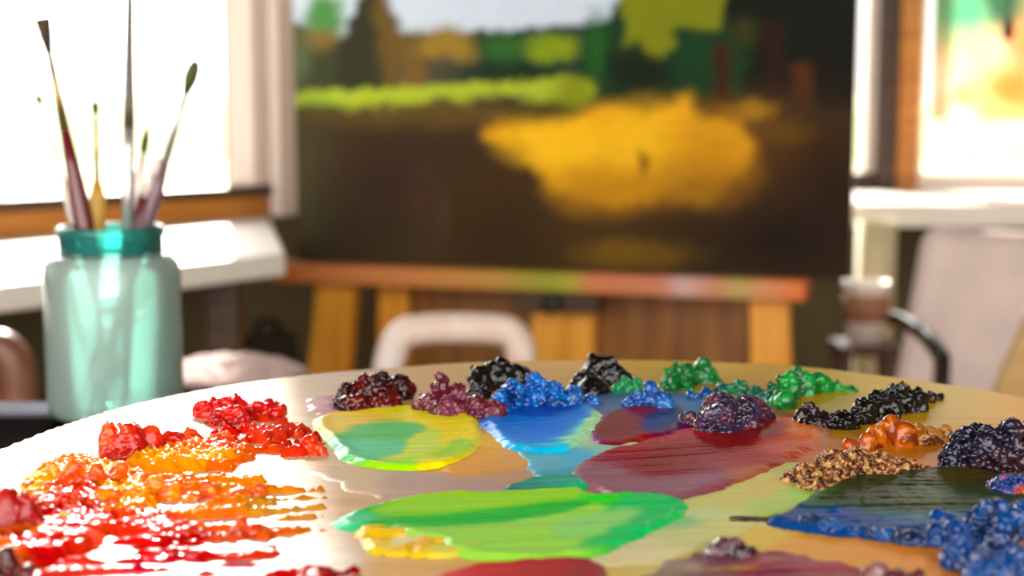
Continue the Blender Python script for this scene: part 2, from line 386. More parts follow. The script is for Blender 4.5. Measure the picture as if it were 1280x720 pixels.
# ================================================================== PAINT SMEARS
def smear(label, poly, ctrl, h=.0007, layer=.0002, ang=8, freq=750, streak=.35, broken=0, bfreq=(60, 420), ew=.0016, rim=.0, jag=.0012, step=.0009, rough=.3, seed=0, cat='paint smear', p=4.0, group='smears of mixed paint on the palette', lumps=0, lf=420, thresh=.5, bf=260, layers=()):
    wp = smooth_poly([tuple(G(*q)[:2]) for q in poly], 5)
    ax = np.array(wp); pad = .004
    x0, y0 = ax.min(0)-pad; x1, y1 = ax.max(0)+pad
    y0 = max(y0, .315); x0 = max(x0, -.23); x1 = min(x1, .235)
    X, Y = np.meshgrid(np.arange(x0, x1, step), np.arange(y0, y1, step))
    s = sdf(X, Y, wp)
    a = math.radians(ang); XR = X*math.cos(a)+Y*math.sin(a); YR = -X*math.sin(a)+Y*math.cos(a)
    warp = (fbm(XR*9, YR*20, seed+5)-.5)*.016
    YR = YR+warp
    s = s+jag*1.6*(fbm(X*130, Y*130, seed+1)-.5)*2+jag*(fbm(X*700, Y*700, seed+2)-.5)
    e = np.clip(s/ew, -1, 1); e = np.where(e > 0, e*(2-e), e)
    st = fbm(XR*9, YR*freq, seed+3, 4)
    h = h*.75; rim = rim*.55
    H = h*e*(1-streak+streak*2*st)
    if rim: H = H+rim*np.exp(-((s-ew)/ew)**2)*(.5+fbm(X*500, Y*500, seed+4))
    if lumps:
        w = worley(X*lf, Y*lf, seed+6)
        H = H+np.where(e > 0, e, 0)*lumps*(1-w)*(.3+1.2*fbm(X*120, Y*120, seed+8))
    if broken:
        b = fbm(XR*bfreq[0], YR*bfreq[1], seed+7, 4)
        b = (b-thresh)*7
        H = np.minimum(H, H*np.clip(b, -1, 1)+h*broken*np.clip(b, -1, .3))
    u, v = projA(X, Y)
    su = u+34*(fbm(XR*25, YR*bf, seed+9, 3)-.5); sv = v+9*(fbm(XR*20, YR*bf, seed+10, 3)-.5)
    rgb = sat(idw(su, sv, ctrl, p, 3.2), 1.1 if lumps > .001 else (1.22 if h > .0004 else 1.0))
    lu = u+14*(fbm(XR*60, YR*200, seed+21)-.5)+10*(fbm(XR*30, YR*900, seed+22)-.5); lv = v+5*(fbm(XR*60, YR*260, seed+23)-.5)+3*(fbm(XR*20, YR*1200, seed+24)-.5)
    for lp, lc, ls in layers:
        k = np.clip(.5+sdf(lu, lv*1.6, smooth_poly([(a_, b_*1.6) for a_, b_ in lp], 3))/(2*ls), 0, 1); k = (k*k*(3-2*k))[..., None]
        rgb = rgb*(1-k)+lin(lc)*k
    if layers: rgb = sat(rgb, 1.3)*1.1
    rgb = rgb*(.88+.28*fbm(XR*12, YR*900, seed+11))[..., None]
    m = attr_mat('wet_paint', .2 if lumps > .001 else rough, coat=.0, bump=.3, bscale=(50, 800, 1), angle=-a, spec=.05 if lumps > .001 else .12)
    cx, cy = ax.mean(0)
    me = grid_mesh('paint_smear', X-cx, Y-cy, H+layer, H > -.25*h, np.clip(rgb, 0, 1), m)
    o = link('paint_smear', me); o.location = (cx, cy, BZ)
    return tag(o, label, cat, group)
S = smear
S('pale tan and mauve wash across the middle of the palette, above the big green smear', [(395, 585), (440, 612), (500, 625), (600, 632), (720, 606), (745, 585), (720, 565), (640, 562), (600, 585), (520, 590)],
  [(440, 600, (222, 190, 150)), (520, 604, (196, 160, 150)), (600, 612, (186, 150, 140)), (660, 600, (200, 152, 110)), (600, 580, (220, 160, 60)), (640, 575, (224, 160, 50)), (720, 585, (190, 150, 120))], h=.0003, layer=.0001, jag=.0025, seed=11, ang=2)
S('orange-yellow patch between the yellow smear and the blue pool', [(555, 590), (600, 545), (625, 548), (650, 565), (660, 580), (620, 592)],
  [(590, 570, (238, 168, 20)), (640, 580, (226, 160, 60)), (610, 550, (246, 190, 10))], h=.0004, layer=.00025, seed=12, ang=-20)
S('bright yellow smear with a mint green centre, left of the blue pool', [(392, 530), (410, 520), (450, 516), (500, 510), (560, 514), (592, 524), (602, 548), (590, 568), (560, 582), (510, 588), (462, 584), (430, 574), (415, 555)],
  [(410, 530, (226, 200, 120)), (440, 535, (230, 210, 120)), (470, 522, (240, 190, 20)), (520, 515, (250, 210, 0)), (560, 525, (252, 226, 0), 5), (575, 538, (252, 226, 0), 6), (592, 548, (250, 222, 0), 4), (560, 545, (246, 224, 30)), (430, 556, (150, 206, 140)), (470, 545, (130, 196, 130)), (510, 540, (120, 196, 110)), (500, 560, (110, 192, 130)), (460, 565, (120, 200, 150)), (540, 570, (150, 206, 60)), (580, 562, (170, 210, 30)), (525, 556, (190, 220, 110)), (500, 583, (170, 220, 60)), (550, 580, (238, 224, 20))],
  h=.0013, layer=.0003, rim=.0008, ew=.0025, seed=13, ang=12, streak=.35, layers=[
  ([(440, 506), (500, 505), (600, 510), (610, 548), (595, 575), (560, 584), (520, 586), (545, 572), (540, 545), (500, 528), (455, 522)], (252, 222, 0), 8),
  ([(385, 520), (440, 518), (480, 524), (470, 536), (430, 548), (395, 545)], (232, 206, 120), 8),
  ([(412, 556), (440, 538), (480, 530), (515, 532), (535, 540), (528, 556), (505, 568), (470, 580), (440, 574)], (112, 190, 118), 6),
  ([(410, 558), (440, 552), (500, 556), (505, 568), (470, 582), (436, 576)], (120, 200, 156), 6),
  ([(520, 548), (545, 540), (556, 550), (540, 568), (500, 580), (470, 584), (500, 570)], (206, 222, 120), 4),
  ([(548, 565), (580, 552), (592, 560), (575, 574), (540, 580)], (164, 206, 30), 7)])
S('light blue pool of paint below the tall blue crust', [(600, 530), (612, 512), (650, 504), (700, 505), (738, 510), (752, 525), (742, 545), (720, 562), (690, 570), (655, 568), (625, 556), (612, 540)],
  [(640, 520, (10, 96, 196)), (700, 515, (30, 110, 196)), (680, 535, (10, 130, 220)), (650, 550, (20, 140, 216)), (620, 530, (20, 120, 190)), (735, 540, (150, 214, 200)), (720, 555, (170, 220, 190)), (690, 562, (110, 190, 220)), (660, 565, (70, 170, 210)), (745, 520, (120, 150, 190))],
  h=.0015, layer=.0004, rim=.001, ew=.003, seed=14, ang=10, streak=.3, layers=[
  ([(620, 540), (625, 520), (680, 512), (735, 518), (720, 540), (690, 556), (650, 558)], (6, 120, 212), 9),
  ([(640, 518), (680, 508), (720, 512), (700, 522), (660, 526)], (0, 76, 176), 8),
  ([(736, 530), (752, 516), (756, 532), (735, 552), (712, 562), (720, 548)], (176, 220, 176), 4)])
S('light blue tail of paint running from the blue pool to the teal patch', [(640, 560), (690, 572), (740, 548), (780, 555), (800, 556), (770, 572), (735, 590), (700, 602), (668, 594), (655, 578)],
  [(680, 580, (110, 180, 200)), (720, 575, (90, 180, 220)), (760, 560, (150, 200, 180)), (700, 595, (80, 160, 180)), (740, 550, (196, 220, 190)), (790, 558, (190, 210, 150))], h=.0007, layer=.00035, seed=15, ang=20)
S('muted blue-violet wash behind the maroon pools', [(735, 500), (780, 490), (850, 492), (900, 505), (860, 520), (800, 520), (750, 530), (730, 520)],
  [(760, 505, (90, 120, 170)), (820, 505, (70, 90, 150)), (870, 505, (50, 110, 180)), (760, 525, (110, 100, 150))], h=.0005, layer=.0002, seed=16)
S('small maroon pool with a blue streak, right of the light blue pool', [(735, 552), (748, 530), (780, 512), (820, 505), (850, 512), (862, 528), (840, 545), (800, 552), (765, 560)],
  [(760, 540, (110, 20, 44)), (800, 520, (110, 24, 44)), (780, 548, (140, 30, 40)), (825, 528, (40, 50, 110)), (845, 520, (70, 60, 110)), (830, 540, (90, 30, 60)), (740, 550, (110, 60, 90))],
  h=.0012, layer=.0005, rim=.0005, ew=.003, seed=17, ang=10, streak=.2, layers=[
  ([(748, 548), (752, 530), (790, 514), (830, 508), (800, 530), (800, 552), (770, 560)], (112, 14, 34), 8), ([(800, 532), (830, 516), (858, 516), (850, 532), (820, 544)], (30, 46, 104), 9)])
S('broad glossy maroon smear across the centre right', [(712, 590), (760, 565), (800, 556), (850, 540), (900, 528), (960, 522), (1010, 530), (1022, 548), (990, 575), (940, 600), (880, 618), (820, 628), (770, 622), (730, 608)],
  [(800, 570, (134, 36, 48)), (850, 560, (140, 26, 34)), (900, 545, (140, 24, 30)), (960, 540, (150, 50, 50)), (1000, 540, (190, 120, 90)), (980, 565, (170, 96, 80)), (930, 575, (130, 44, 50)), (880, 600, (120, 74, 84)), (820, 615, (120, 78, 90)), (760, 605, (130, 80, 90)), (730, 595, (150, 110, 120)), (840, 588, (110, 40, 56)), (780, 585, (120, 50, 64)), (940, 595, (150, 100, 84))],
  h=.0011, layer=.0004, rim=.0005, ew=.003, seed=18, ang=14, streak=.5, layers=[
  ([(790, 592), (800, 568), (860, 552), (960, 530), (975, 545), (930, 566), (880, 580), (840, 596)], (116, 18, 26), 16), ([(720, 592), (760, 584), (820, 604), (900, 598), (870, 620), (800, 630), (740, 612)], (132, 92, 104), 10)])
S('pale yellow-green wash between the maroon smear and the dark green smear', [(860, 650), (850, 628), (900, 612), (960, 585), (1000, 580), (1060, 590), (1080, 605), (1040, 625), (980, 642), (920, 652)],
  [(900, 630, (206, 200, 100)), (960, 610, (216, 190, 90)), (1000, 620, (170, 214, 90)), (960, 635, (180, 206, 90)), (1040, 610, (120, 180, 90)), (880, 645, (200, 214, 140)), (920, 605, (210, 200, 90))], h=.0004, layer=.0002, seed=19, jag=.002)
S('long bright green smear sweeping across the lower centre', [(422, 655), (450, 640), (500, 626), (560, 618), (640, 618), (720, 612), (740, 622), (800, 620), (850, 626), (860, 640), (830, 658), (790, 675), (760, 692), (700, 702), (620, 702), (560, 690), (540, 680), (480, 664), (440, 664)],
  [(440, 655, (120, 206, 160)), (480, 640, (110, 200, 80)), (520, 632, (170, 214, 0)), (560, 628, (190, 220, 10)), (620, 628, (140, 206, 30)), (600, 645, (50, 176, 80)), (680, 640, (50, 180, 90)), (540, 650, (60, 180, 80)), (700, 622, (130, 210, 60)), (740, 630, (90, 200, 90)), (560, 668, (160, 210, 90)), (620, 670, (160, 214, 100)), (680, 662, (170, 216, 110)), (660, 690, (150, 210, 110)), (740, 650, (120, 200, 130)), (740, 675, (80, 180, 120)), (790, 640, (60, 180, 110)), (840, 636, (70, 196, 110)), (800, 655, (110, 196, 130)), (600, 692, (160, 214, 110)), (720, 694, (120, 190, 110))],
  h=.0013, layer=.0004, rim=.0005, ew=.003, seed=20, ang=9, streak=.5, layers=[
  ([(440, 664), (520, 650), (620, 648), (700, 634), (760, 640), (760, 680), (700, 704), (600, 704), (540, 684)], (160, 212, 110), 9),
  ([(410, 660), (450, 640), (520, 630), (600, 626), (690, 628), (740, 634), (680, 650), (600, 662), (520, 664), (450, 668)], (46, 176, 78), 5),
  ([(465, 648), (490, 632), (560, 620), (640, 616), (720, 612), (745, 622), (700, 630), (620, 640), (540, 648)], (156, 208, 10), 8),
  ([(410, 664), (440, 648), (470, 650), (450, 664)], (110, 204, 156), 8),
  ([(760, 640), (800, 622), (870, 628), (850, 648), (800, 672), (750, 690), (720, 688), (760, 664)], (70, 186, 112), 9),
  ([(700, 660), (780, 640), (800, 648), (760, 668), (700, 680)], (150, 208, 130), 8)])
S('teal green patch at the top edge of the long green smear', [(625, 620), (650, 606), (690, 598), (720, 598), (732, 610), (700, 616), (660, 622)],
  [(660, 614, (30, 140, 120)), (700, 605, (40, 160, 140)), (720, 610, (60, 180, 130)), (640, 618, (20, 110, 110))], h=.001, layer=.0007, seed=21, ang=12)
S('yellow patch with pale flecks at the lower left of the green smear', [(452, 662), (500, 660), (545, 672), (600, 682), (560, 698), (500, 694), (462, 688)],
  [(480, 675, (244, 200, 20)), (530, 685, (250, 196, 0)), (500, 680, (236, 226, 190)), (560, 690, (230, 220, 120)), (470, 685, (246, 210, 60))], h=.001, layer=.0006, broken=.4, thresh=.4, bfreq=(160, 300), seed=22)
S('crimson smear cut off by the bottom edge, under the green smear', [(545, 730), (575, 712), (640, 704), (700, 700), (745, 706), (760, 722), (750, 745), (560, 745)],
  [(600, 715, (196, 30, 50)), (680, 712, (170, 20, 40)), (740, 715, (150, 30, 50)), (640, 730, (180, 10, 30)), (560, 725, (220, 80, 80))], h=.001, layer=.0004, seed=23, ang=4)
S('mauve brown smear under the small dark clump at the bottom right of centre', [(800, 735), (820, 712), (860, 700), (900, 690), (960, 690), (1020, 700), (1080, 716), (1110, 735), (1100, 750), (820, 750)],
  [(850, 712, (150, 130, 120)), (900, 702, (110, 70, 80)), (960, 700, (150, 90, 90)), (1020, 708, (150, 80, 90)), (880, 725, (130, 90, 90)), (1060, 720, (150, 90, 90)), (960, 720, (130, 60, 76))], h=.001, layer=.0003, seed=24, jag=.0025, broken=.3, thresh=.35)
S('thin pale green streaky wash right of the long green smear', [(740, 700), (800, 672), (862, 640), (900, 652), (960, 650), (900, 672), (860, 690), (800, 706)],
  [(800, 690, (226, 214, 160)), (860, 670, (206, 210, 130)), (920, 658, (216, 206, 120)), (840, 650, (140, 200, 130))], h=.0004, layer=.0002, seed=25, jag=.002)
S('thin dark streak of paint right of the pale green wash', [(872, 654), (900, 648), (960, 648), (1000, 650), (960, 654), (900, 654)],
  [(900, 650, (70, 60, 50)), (980, 650, (90, 70, 70))], h=.0007, layer=.0004, seed=26, broken=.4, thresh=.5, lumps=.0005)
S('large dark green smear with a speckled blue lower edge at the right', [(962, 650), (985, 640), (1040, 610), (1080, 594), (1140, 588), (1200, 588), (1262, 600), (1300, 625), (1250, 650), (1200, 670), (1160, 680), (1100, 676), (1040, 668), (1000, 664), (970, 656)],
  [(1000, 645, (40, 70, 90)), (1040, 650, (16, 70, 130)), (1020, 628, (70, 100, 70)), (1060, 610, (44, 70, 48)), (1120, 600, (46, 56, 30)), (1180, 600, (54, 58, 26)), (1230, 610, (50, 56, 30)), (1240, 600, (170, 120, 40)), (1200, 630, (44, 70, 56)), (1120, 640, (40, 80, 84)), (1160, 655, (50, 100, 120)), (1060, 662, (16, 60, 110)), (1120, 670, (20, 70, 130)), (1080, 628, (40, 70, 60)), (1180, 670, (14, 80, 150))],
  h=.0011, layer=.0004, rim=.0006, ew=.0025, seed=27, ang=6, streak=.6, lumps=.0005, lf=520, layers=[
  ([(1040, 618), (1084, 592), (1260, 592), (1310, 625), (1240, 640), (1150, 646), (1080, 640), (1020, 636)], (44, 56, 34), 12), ([(1180, 592), (1260, 596), (1220, 612), (1150, 604)], (64, 56, 22), 10),
  ([(960, 656), (1000, 644), (1060, 656), (1140, 660), (1200, 660), (1200, 690), (1000, 680)], (8, 66, 122), 7)])
# thin mauve traces near the black pair
S('faint mauve trace of paint left of the long black ridge', [(930, 522), (960, 508), (1010, 528), (1040, 536), (1030, 548), (980, 548)], [(980, 535, (170, 100, 90)), (1010, 540, (190, 130, 100)), (950, 520, (150, 80, 70))], h=.0004, layer=.0002, seed=28, jag=.002)
S('yellow-green stain beside the right green pile', [(1000, 515), (1050, 500), (1100, 498), (1110, 510), (1070, 530), (1030, 528)], [(1060, 512, (186, 170, 10)), (1020, 518, (190, 150, 60)), (1090, 505, (200, 170, 60))], h=.0003, layer=.00015, seed=29, jag=.002)
S('thin pale pink trace left of the dark maroon crust', [(385, 505), (400, 495), (440, 498), (440, 512), (400, 518)], [(400, 505, (226, 180, 190)), (430, 508, (200, 130, 140))], h=.0005, layer=.0002, broken=.5, thresh=.5, seed=30)
# broken crusts on the left
OR = [(100, 600, (226, 120, 6)), (60, 640, (180, 30, 8)), (150, 640, (214, 76, 8)), (250, 640, (224, 120, 20)), (350, 640, (200, 140, 60)), (300, 660, (214, 90, 20)), (200, 660, (206, 50, 14)), (100, 690, (196, 40, 16)), (240, 700, (170, 14, 30)), (180, 710, (190, 30, 40)), (60, 710, (180, 30, 16)), (300, 690, (190, 80, 70)), (350, 600, (220, 130, 20))]
S('thick orange crust between the yellow curl and the big red curl', [(20, 640), (30, 600), (80, 580), (140, 580), (170, 590), (200, 612), (180, 640), (110, 655), (60, 665)],
  [(40, 610, (246, 170, 20)), (90, 590, (240, 120, 10)), (130, 600, (246, 160, 0)), (180, 600, (230, 110, 10)), (100, 625, (216, 50, 10)), (150, 625, (246, 160, 10)), (60, 650, (190, 30, 20)), (170, 640, (240, 130, 10))], h=.0016, layer=.0003, lumps=.003, lf=330, seed=31, streak=.6, jag=.003, ew=.004, bf=200)
S('broken orange streaks fanning right from the orange crust', [(110, 640), (170, 600), (240, 592), (300, 600), (360, 606), (398, 618), (408, 640), (400, 662), (340, 672), (260, 676), (180, 680), (130, 670)],
  OR, h=.0012, layer=.0002, broken=.9, thresh=.585, bfreq=(45, 330), lumps=.0026, lf=520, seed=32, ang=5, jag=.004)
S('scattered red streaks in the bottom left corner', [(60, 735), (120, 690), (180, 672), (260, 666), (330, 672), (345, 690), (320, 712), (340, 735)],
  [(150, 690, (200, 40, 20)), (240, 690, (170, 14, 30)), (200, 712, (190, 30, 60)), (300, 690, (200, 60, 30)), (120, 715, (200, 60, 50)), (320, 715, (190, 90, 100))], h=.001, layer=.0002, broken=.9, thresh=.57, bfreq=(50, 360), lumps=.0014, lf=420, seed=33, ang=8, jag=.004)
S('thick red and orange ridge of crusted paint below the big red curl', [(-40, 670), (0, 655), (50, 660), (90, 640), (130, 645), (160, 655), (130, 680), (80, 700), (40, 715), (-40, 745)],
  [(20, 670, (220, 100, 20)), (60, 660, (240, 150, 40)), (110, 655, (206, 30, 10)), (80, 670, (190, 24, 10)), (30, 690, (200, 40, 16)), (0, 700, (220, 110, 40)), (50, 700, (190, 30, 10)), (140, 665, (210, 70, 10))], h=.003, layer=.0003, lumps=.002, lf=380, seed=34, jag=.003, ew=.008, streak=.5, ang=20)
S('scattered crimson crumbs under the orange ridge, above the white glare', [(250, 575), (270, 545), (300, 530), (350, 528), (395, 545), (408, 565), (370, 572), (330, 566), (290, 590)],
  [(290, 545, (200, 40, 30)), (340, 545, (214, 70, 50)), (380, 555, (206, 50, 20)), (270, 570, (230, 110, 20))], h=.0014, layer=.0003, broken=.9, thresh=.52, bfreq=(160, 300), lumps=.0026, lf=380, seed=35, jag=.004)
S('orange crusted fringe under the dark red roll at the upper left', [(155, 580), (190, 568), (240, 560), (290, 552), (300, 570), (280, 586), (230, 590), (180, 588)],
  [(180, 580, (244, 150, 20)), (230, 570, (236, 110, 20)), (280, 565, (226, 80, 20)), (260, 582, (246, 160, 10))], h=.002, layer=.0003, lumps=.003, lf=360, seed=36, jag=.003, ew=.004)
S('thin red crumb trail along the bottom edge left of centre', [(340, 735), (345, 716), (400, 712), (440, 718), (445, 735)], [(380, 718, (190, 30, 30)), (420, 720, (150, 20, 30))], h=.001, layer=.0002, broken=.8, thresh=.45, bfreq=(200, 300), lumps=.0015, lf=420, seed=37, jag=.003)
# ================================================================== PAINT PILES
def pile_mat(cols, rough=.22, scale=160, metal=0, thr=(.4, .6)):
    m, nt, b = new_mat('thick_paint'); N = nt.nodes; K = nt.links
    tc = N.new('ShaderNodeTexCoord'); nz = N.new('ShaderNodeTexNoise'); nz.inputs['Scale'].default_value = scale; nz.inputs['Detail'].default_value = 3
    cr = N.new('ShaderNodeValToRGB'); e = cr.color_ramp.elements
    k = len(cols); lo, hi = thr
    while len(e) < k: e.new(.5)
    for i, c in enumerate(cols):
        e[i].position = lo+(hi-lo)*i/max(1, k-1); e[i].color = L4(c)
    K.new(tc.outputs['Object'], nz.inputs[0]); K.new(nz.outputs[0], cr.inputs[0]); K.new(cr.outputs[0], b.inputs['Base Color'])
    b.inputs['Roughness'].default_value = rough; b.inputs['Coat Weight'].default_value = .2; b.inputs['Coat Roughness'].default_value = .05
    b.inputs['Metallic'].default_value = metal
    n2 = N.new('ShaderNodeTexNoise'); n2.inputs['Scale'].default_value = 900
    bp = N.new('ShaderNodeBump'); bp.inputs['Strength'].default_value = .35; bp.inputs['Distance'].default_value = .0005
    K.new(tc.outputs['Object'], n2.inputs[0]); K.new(n2.outputs[0], bp.inputs['Height']); K.new(bp.outputs[0], b.inputs['Normal'])
    return m
def vn3(p, s=0):
    i = np.floor(p).astype(np.int64); f = p-i; f = f*f*(3-2*f); out = 0
    for a in (0, 1):
        for b in (0, 1):
            for c in (0, 1):
                w = (f[:, 0] if a else 1-f[:, 0])*(f[:, 1] if b else 1-f[:, 1])*(f[:, 2] if c else 1-f[:, 2])
                out = out+w*_h(i[:, 0]+a+(i[:, 2]+c)*7919, i[:, 1]+b, s)
    return out*2-1
_ico = {}
def ico(k):
    if k not in _ico:
        b = bmesh.new(); bmesh.ops.create_icosphere(b, subdivisions=k, radius=1); b.verts.ensure_lookup_table()
        _ico[k] = (np.array([v.co[:] for v in b.verts]), np.array([[v.index for v in f.verts] for f in b.faces])); b.free()
    return _ico[k]
def balls(cen, rad, k, rs):
    """one mesh's worth of squashed randomly turned balls; cen (n,3), rad (n,3)"""
    V, Fc = ico(k); n = len(cen)
    q = rs.normal(size=(n, 4)); q /= np.linalg.norm(q, axis=1)[:, None]; w, x, y, z = q.T
    R = np.stack([1-2*(y*y+z*z), 2*(x*y-z*w), 2*(x*z+y*w), 2*(x*y+z*w), 1-2*(x*x+z*z), 2*(y*z-x*w), 2*(x*z-y*w), 2*(y*z+x*w), 1-2*(x*x+y*y)], 1).reshape(n, 3, 3)
    P_ = np.einsum('nij,nkj->nki', R, V[None]*rad[:, None, :])+cen[:, None, :]
    return P_.reshape(-1, 3), (Fc[None]+(np.arange(n)*len(V))[:, None, None]).reshape(-1, 3)
def tri_mesh(name, c, f):
    me = bpy.data.meshes.new(name); me.vertices.add(len(c)); me.vertices.foreach_set('co', c.ravel())
    me.loops.add(f.size); me.loops.foreach_set('vertex_index', f.ravel().astype(np.int32))
    me.polygons.add(len(f)); me.polygons.foreach_set('loop_start', np.arange(0, f.size, 3)); me.polygons.foreach_set('loop_total', np.full(len(f), 3))
    me.polygons.foreach_set('use_smooth', np.ones(len(f), bool)); me.update(calc_edges=True); return me
def pile(label, blobs, cols, crumbs=60, cr=.0012, vox=.0005, amp=.0004, nf=700, rough=.14, metal=0, seed=0, name='paint_pile', cscale=160, thr=(.4, .6), core=1.0, beads=0):
    rs = np.random.RandomState(seed*13+5); specs = []
    for b in blobs:
        u0, yb, yt, rp = b[:4]; dr = b[4] if len(b) > 4 else .8
        g = G(u0, yb); D = g.y; rx = rp*D/F; ry = rx*dr; cy = D+ry; cx = (u0-640)/F*(cy*math.cos(TH)+.11*math.sin(TH))
        vc = proj(cx, cy, BZ)[1]; hz = max(.0012, (vc-yt)*cy/F)
        specs.append((cx, cy, rx, ry, hz))
    CV = []; CF = []; off_ = 0
    def add(c, f):
        nonlocal off_
        CV.append(c); CF.append(f+off_); off_ += len(c)
    V4, F4 = ico(4)
    for cx, cy, rx, ry, hz in specs:
        add(V4*np.array([rx*.9, ry*.9, hz*.9*core])+np.array([cx, cy, BZ]), F4)
    A = np.array([s_[2]*(s_[4]+s_[3]) for s_ in specs]); A /= A.sum()
    def scatter(nn, q, lo=.9, hi=1.04):
        cs = []
        for (cx, cy, rx, ry, hz), a in zip(specs, A):
            k = max(3, int(nn*a)); t = rs.uniform(0, 2*math.pi, k); e = np.arcsin(rs.uniform(0, 1, k)); w = rs.uniform(lo, hi, k)
            cs.append(np.stack([cx+rx*np.cos(t)*np.cos(e)*w, cy+ry*np.sin(t)*np.cos(e)*w, BZ+np.maximum(q*.3, hz*np.sin(e)*w*.97)], 1))
        c = np.concatenate(cs); rd = q*rs.uniform(.5, 1.4, len(c))[:, None]*rs.uniform(.75, 1.3, (len(c), 3)); return c, rd
    c, rd = scatter(crumbs*.7, cr*.85); add(*balls(c, rd, 2, rs))
    if crumbs > 35:
        c, rd = scatter(crumbs*6, cr*.5, .93, 1.08); add(*balls(c, rd, 1, rs))
    me = tri_mesh(name, np.concatenate(CV), np.concatenate(CF))
    tmp = bpy.data.objects.new('tmp', me); COL.objects.link(tmp)
    md = tmp.modifiers.new('r', 'REMESH'); md.mode = 'VOXEL'; md.voxel_size = vox
    dg = bpy.context.evaluated_depsgraph_get(); ev = tmp.evaluated_get(dg)
    me2 = bpy.data.meshes.new_from_object(ev); bpy.data.objects.remove(tmp); bpy.data.meshes.remove(me)
    n = len(me2.vertices); c = np.empty(n*3); me2.vertices.foreach_get('co', c); c = c.reshape(-1, 3)
    nr = np.empty(n*3); me2.vertex_normals.foreach_get('vector', nr); nr = nr.reshape(-1, 3)
    d = vn3(c*nf, seed)+.5*vn3(c*nf*2.3, seed+3)+3.0*vn3(c*nf*.3, seed+7)*(1 if crumbs > 35 else 1.3)
    c = c+nr*(d*amp)[:, None]
    c[:, 2] = np.maximum(c[:, 2], BZ-.0004)
    o_ = np.array([specs[0][0], specs[0][1], BZ]); c = c-o_
    if beads:
        me2.calc_loop_triangles(); T = np.empty(len(me2.loop_triangles)*3, np.int32); me2.loop_triangles.foreach_get('vertices', T); T = T.reshape(-1, 3)
        bc, br = scatter(beads, cr*.62, .96, 1.06); b1, b2 = balls(bc-o_, br, 2, rs)
        nm = tri_mesh(name, np.concatenate([c, b1]), np.concatenate([T, b2+len(c)])); bpy.data.meshes.remove(me2); me2 = nm
    else:
        me2.vertices.foreach_set('co', c.ravel()); me2.polygons.foreach_set('use_smooth', np.ones(len(me2.polygons), bool)); me2.update()
    me2.materials.clear(); me2.materials.append(pile_mat(cols, rough, cscale, metal, thr)); me2.name = name
    o = bpy.data.objects.new(name, me2); COL.objects.link(o); o.location = tuple(o_)
    return tag(o, label, 'paint pile', 'thick piles of paint on the palette')
BK = [(4, 4, 7), (8, 7, 9), (18, 16, 20)]
# back row, left to right
pile('bright red ridge of paint at the upper left, behind the dark red roll', [(262, 524, 499, 20), (290, 526, 492, 24), (322, 526, 500, 22), (342, 524, 502, 16), (285, 533, 512, 30, .5)], [(196, 10, 6), (222, 20, 6), (160, 10, 10)], 90, .0014, seed=1)
pile('orange and dark red roll of paint at the upper left of the palette', [(138, 575, 520, 18, 1.0), (162, 580, 521, 26, 1.0), (188, 574, 528, 20), (215, 568, 530, 24), (240, 560, 534, 18)], [(226, 90, 6), (206, 40, 8), (176, 20, 10)], 34, .0012, amp=.0004, nf=800, seed=2, cscale=70, rough=.25)
pile('small orange-red dab alone at the right end of the red crumbs', [(385, 568, 548, 12), (398, 570, 556, 12), (376, 548, 538, 7)], [(214, 40, 6), (230, 60, 10)], 40, .0011, seed=3)
pile('golden orange curl of paint near the left edge of the palette', [(70, 612, 570, 14), (95, 618, 568, 24), (122, 618, 576, 20), (148, 612, 580, 18), (40, 618, 596, 14), (62, 622, 600, 18)], [(250, 170, 6), (236, 110, 8), (214, 70, 10)], 32, .0018, amp=.0007, nf=330, seed=4, cscale=110)
pile('ragged red lump below the golden curl', [(85, 646, 612, 20), (110, 648, 622, 18), (60, 652, 628, 14), (95, 656, 640, 26)], [(200, 30, 10), (226, 80, 10), (176, 20, 14)], 80, .0014, seed=5)
pile('crumbly orange lump right of the golden curl', [(135, 640, 612, 22), (160, 634, 614, 20), (190, 622, 598, 16), (210, 626, 610, 16), (185, 652, 640, 22)], [(246, 150, 6), (236, 110, 8), (216, 70, 10)], 110, .0013, seed=6)
pile('big smooth red curl of paint cut by the left edge of the photo', [(-30, 670, 592, 40, 1.0), (12, 676, 596, 34, 1.0), (36, 672, 612, 24), (58, 672, 642, 24), (88, 664, 646, 26, .5)], [(176, 16, 8), (190, 30, 10), (150, 10, 12)], 6, .0014, amp=.0003, nf=150, seed=7, cscale=60, rough=.3)
pile('dark maroon lump in the bottom left corner', [(8, 735, 686, 20), (30, 740, 706, 14)], [(60, 6, 16), (90, 10, 20)], 16, .0014, seed=8)
pile('small orange lump standing on the broken orange streaks', [(300, 668, 648, 10), (315, 672, 656, 14), (295, 672, 662, 18)], [(224, 90, 10), (206, 60, 10)], 50, .0011, seed=9)
pile('flat red-orange lump among the streaks below the orange crust', [(215, 676, 660, 26, .5), (240, 674, 662, 22, .5)], [(214, 50, 10), (196, 40, 10)], 50, .0011, seed=10)
pile('orange crumbs in a low heap above the broken streaks', [(215, 612, 602, 8), (262, 624, 604, 10), (300, 626, 612, 16), (325, 624, 606, 8), (240, 628, 614, 14)], [(230, 100, 10), (214, 70, 10), (240, 130, 20)], 90, .001, seed=11)
pile('dark maroon crust with glossy specks at the back left', [(436, 508, 478, 17), (452, 506, 468, 18), (475, 506, 464, 20), (500, 500, 465, 16), (440, 514, 492, 22), (480, 514, 494, 24)], [(30, 6, 12), (70, 6, 14), (100, 10, 10)], 160, .0015, seed=12, cscale=90)
pile('dusky mauve-red pile with one tall peak, right of the maroon crust', [(549, 514, 467, 14), (535, 518, 488, 20), (570, 518, 480, 18), (598, 524, 492, 20), (620, 526, 498, 18), (560, 524, 502, 24)], [(100, 24, 40), (84, 20, 40), (130, 60, 80)], 110, .0014, seed=13)
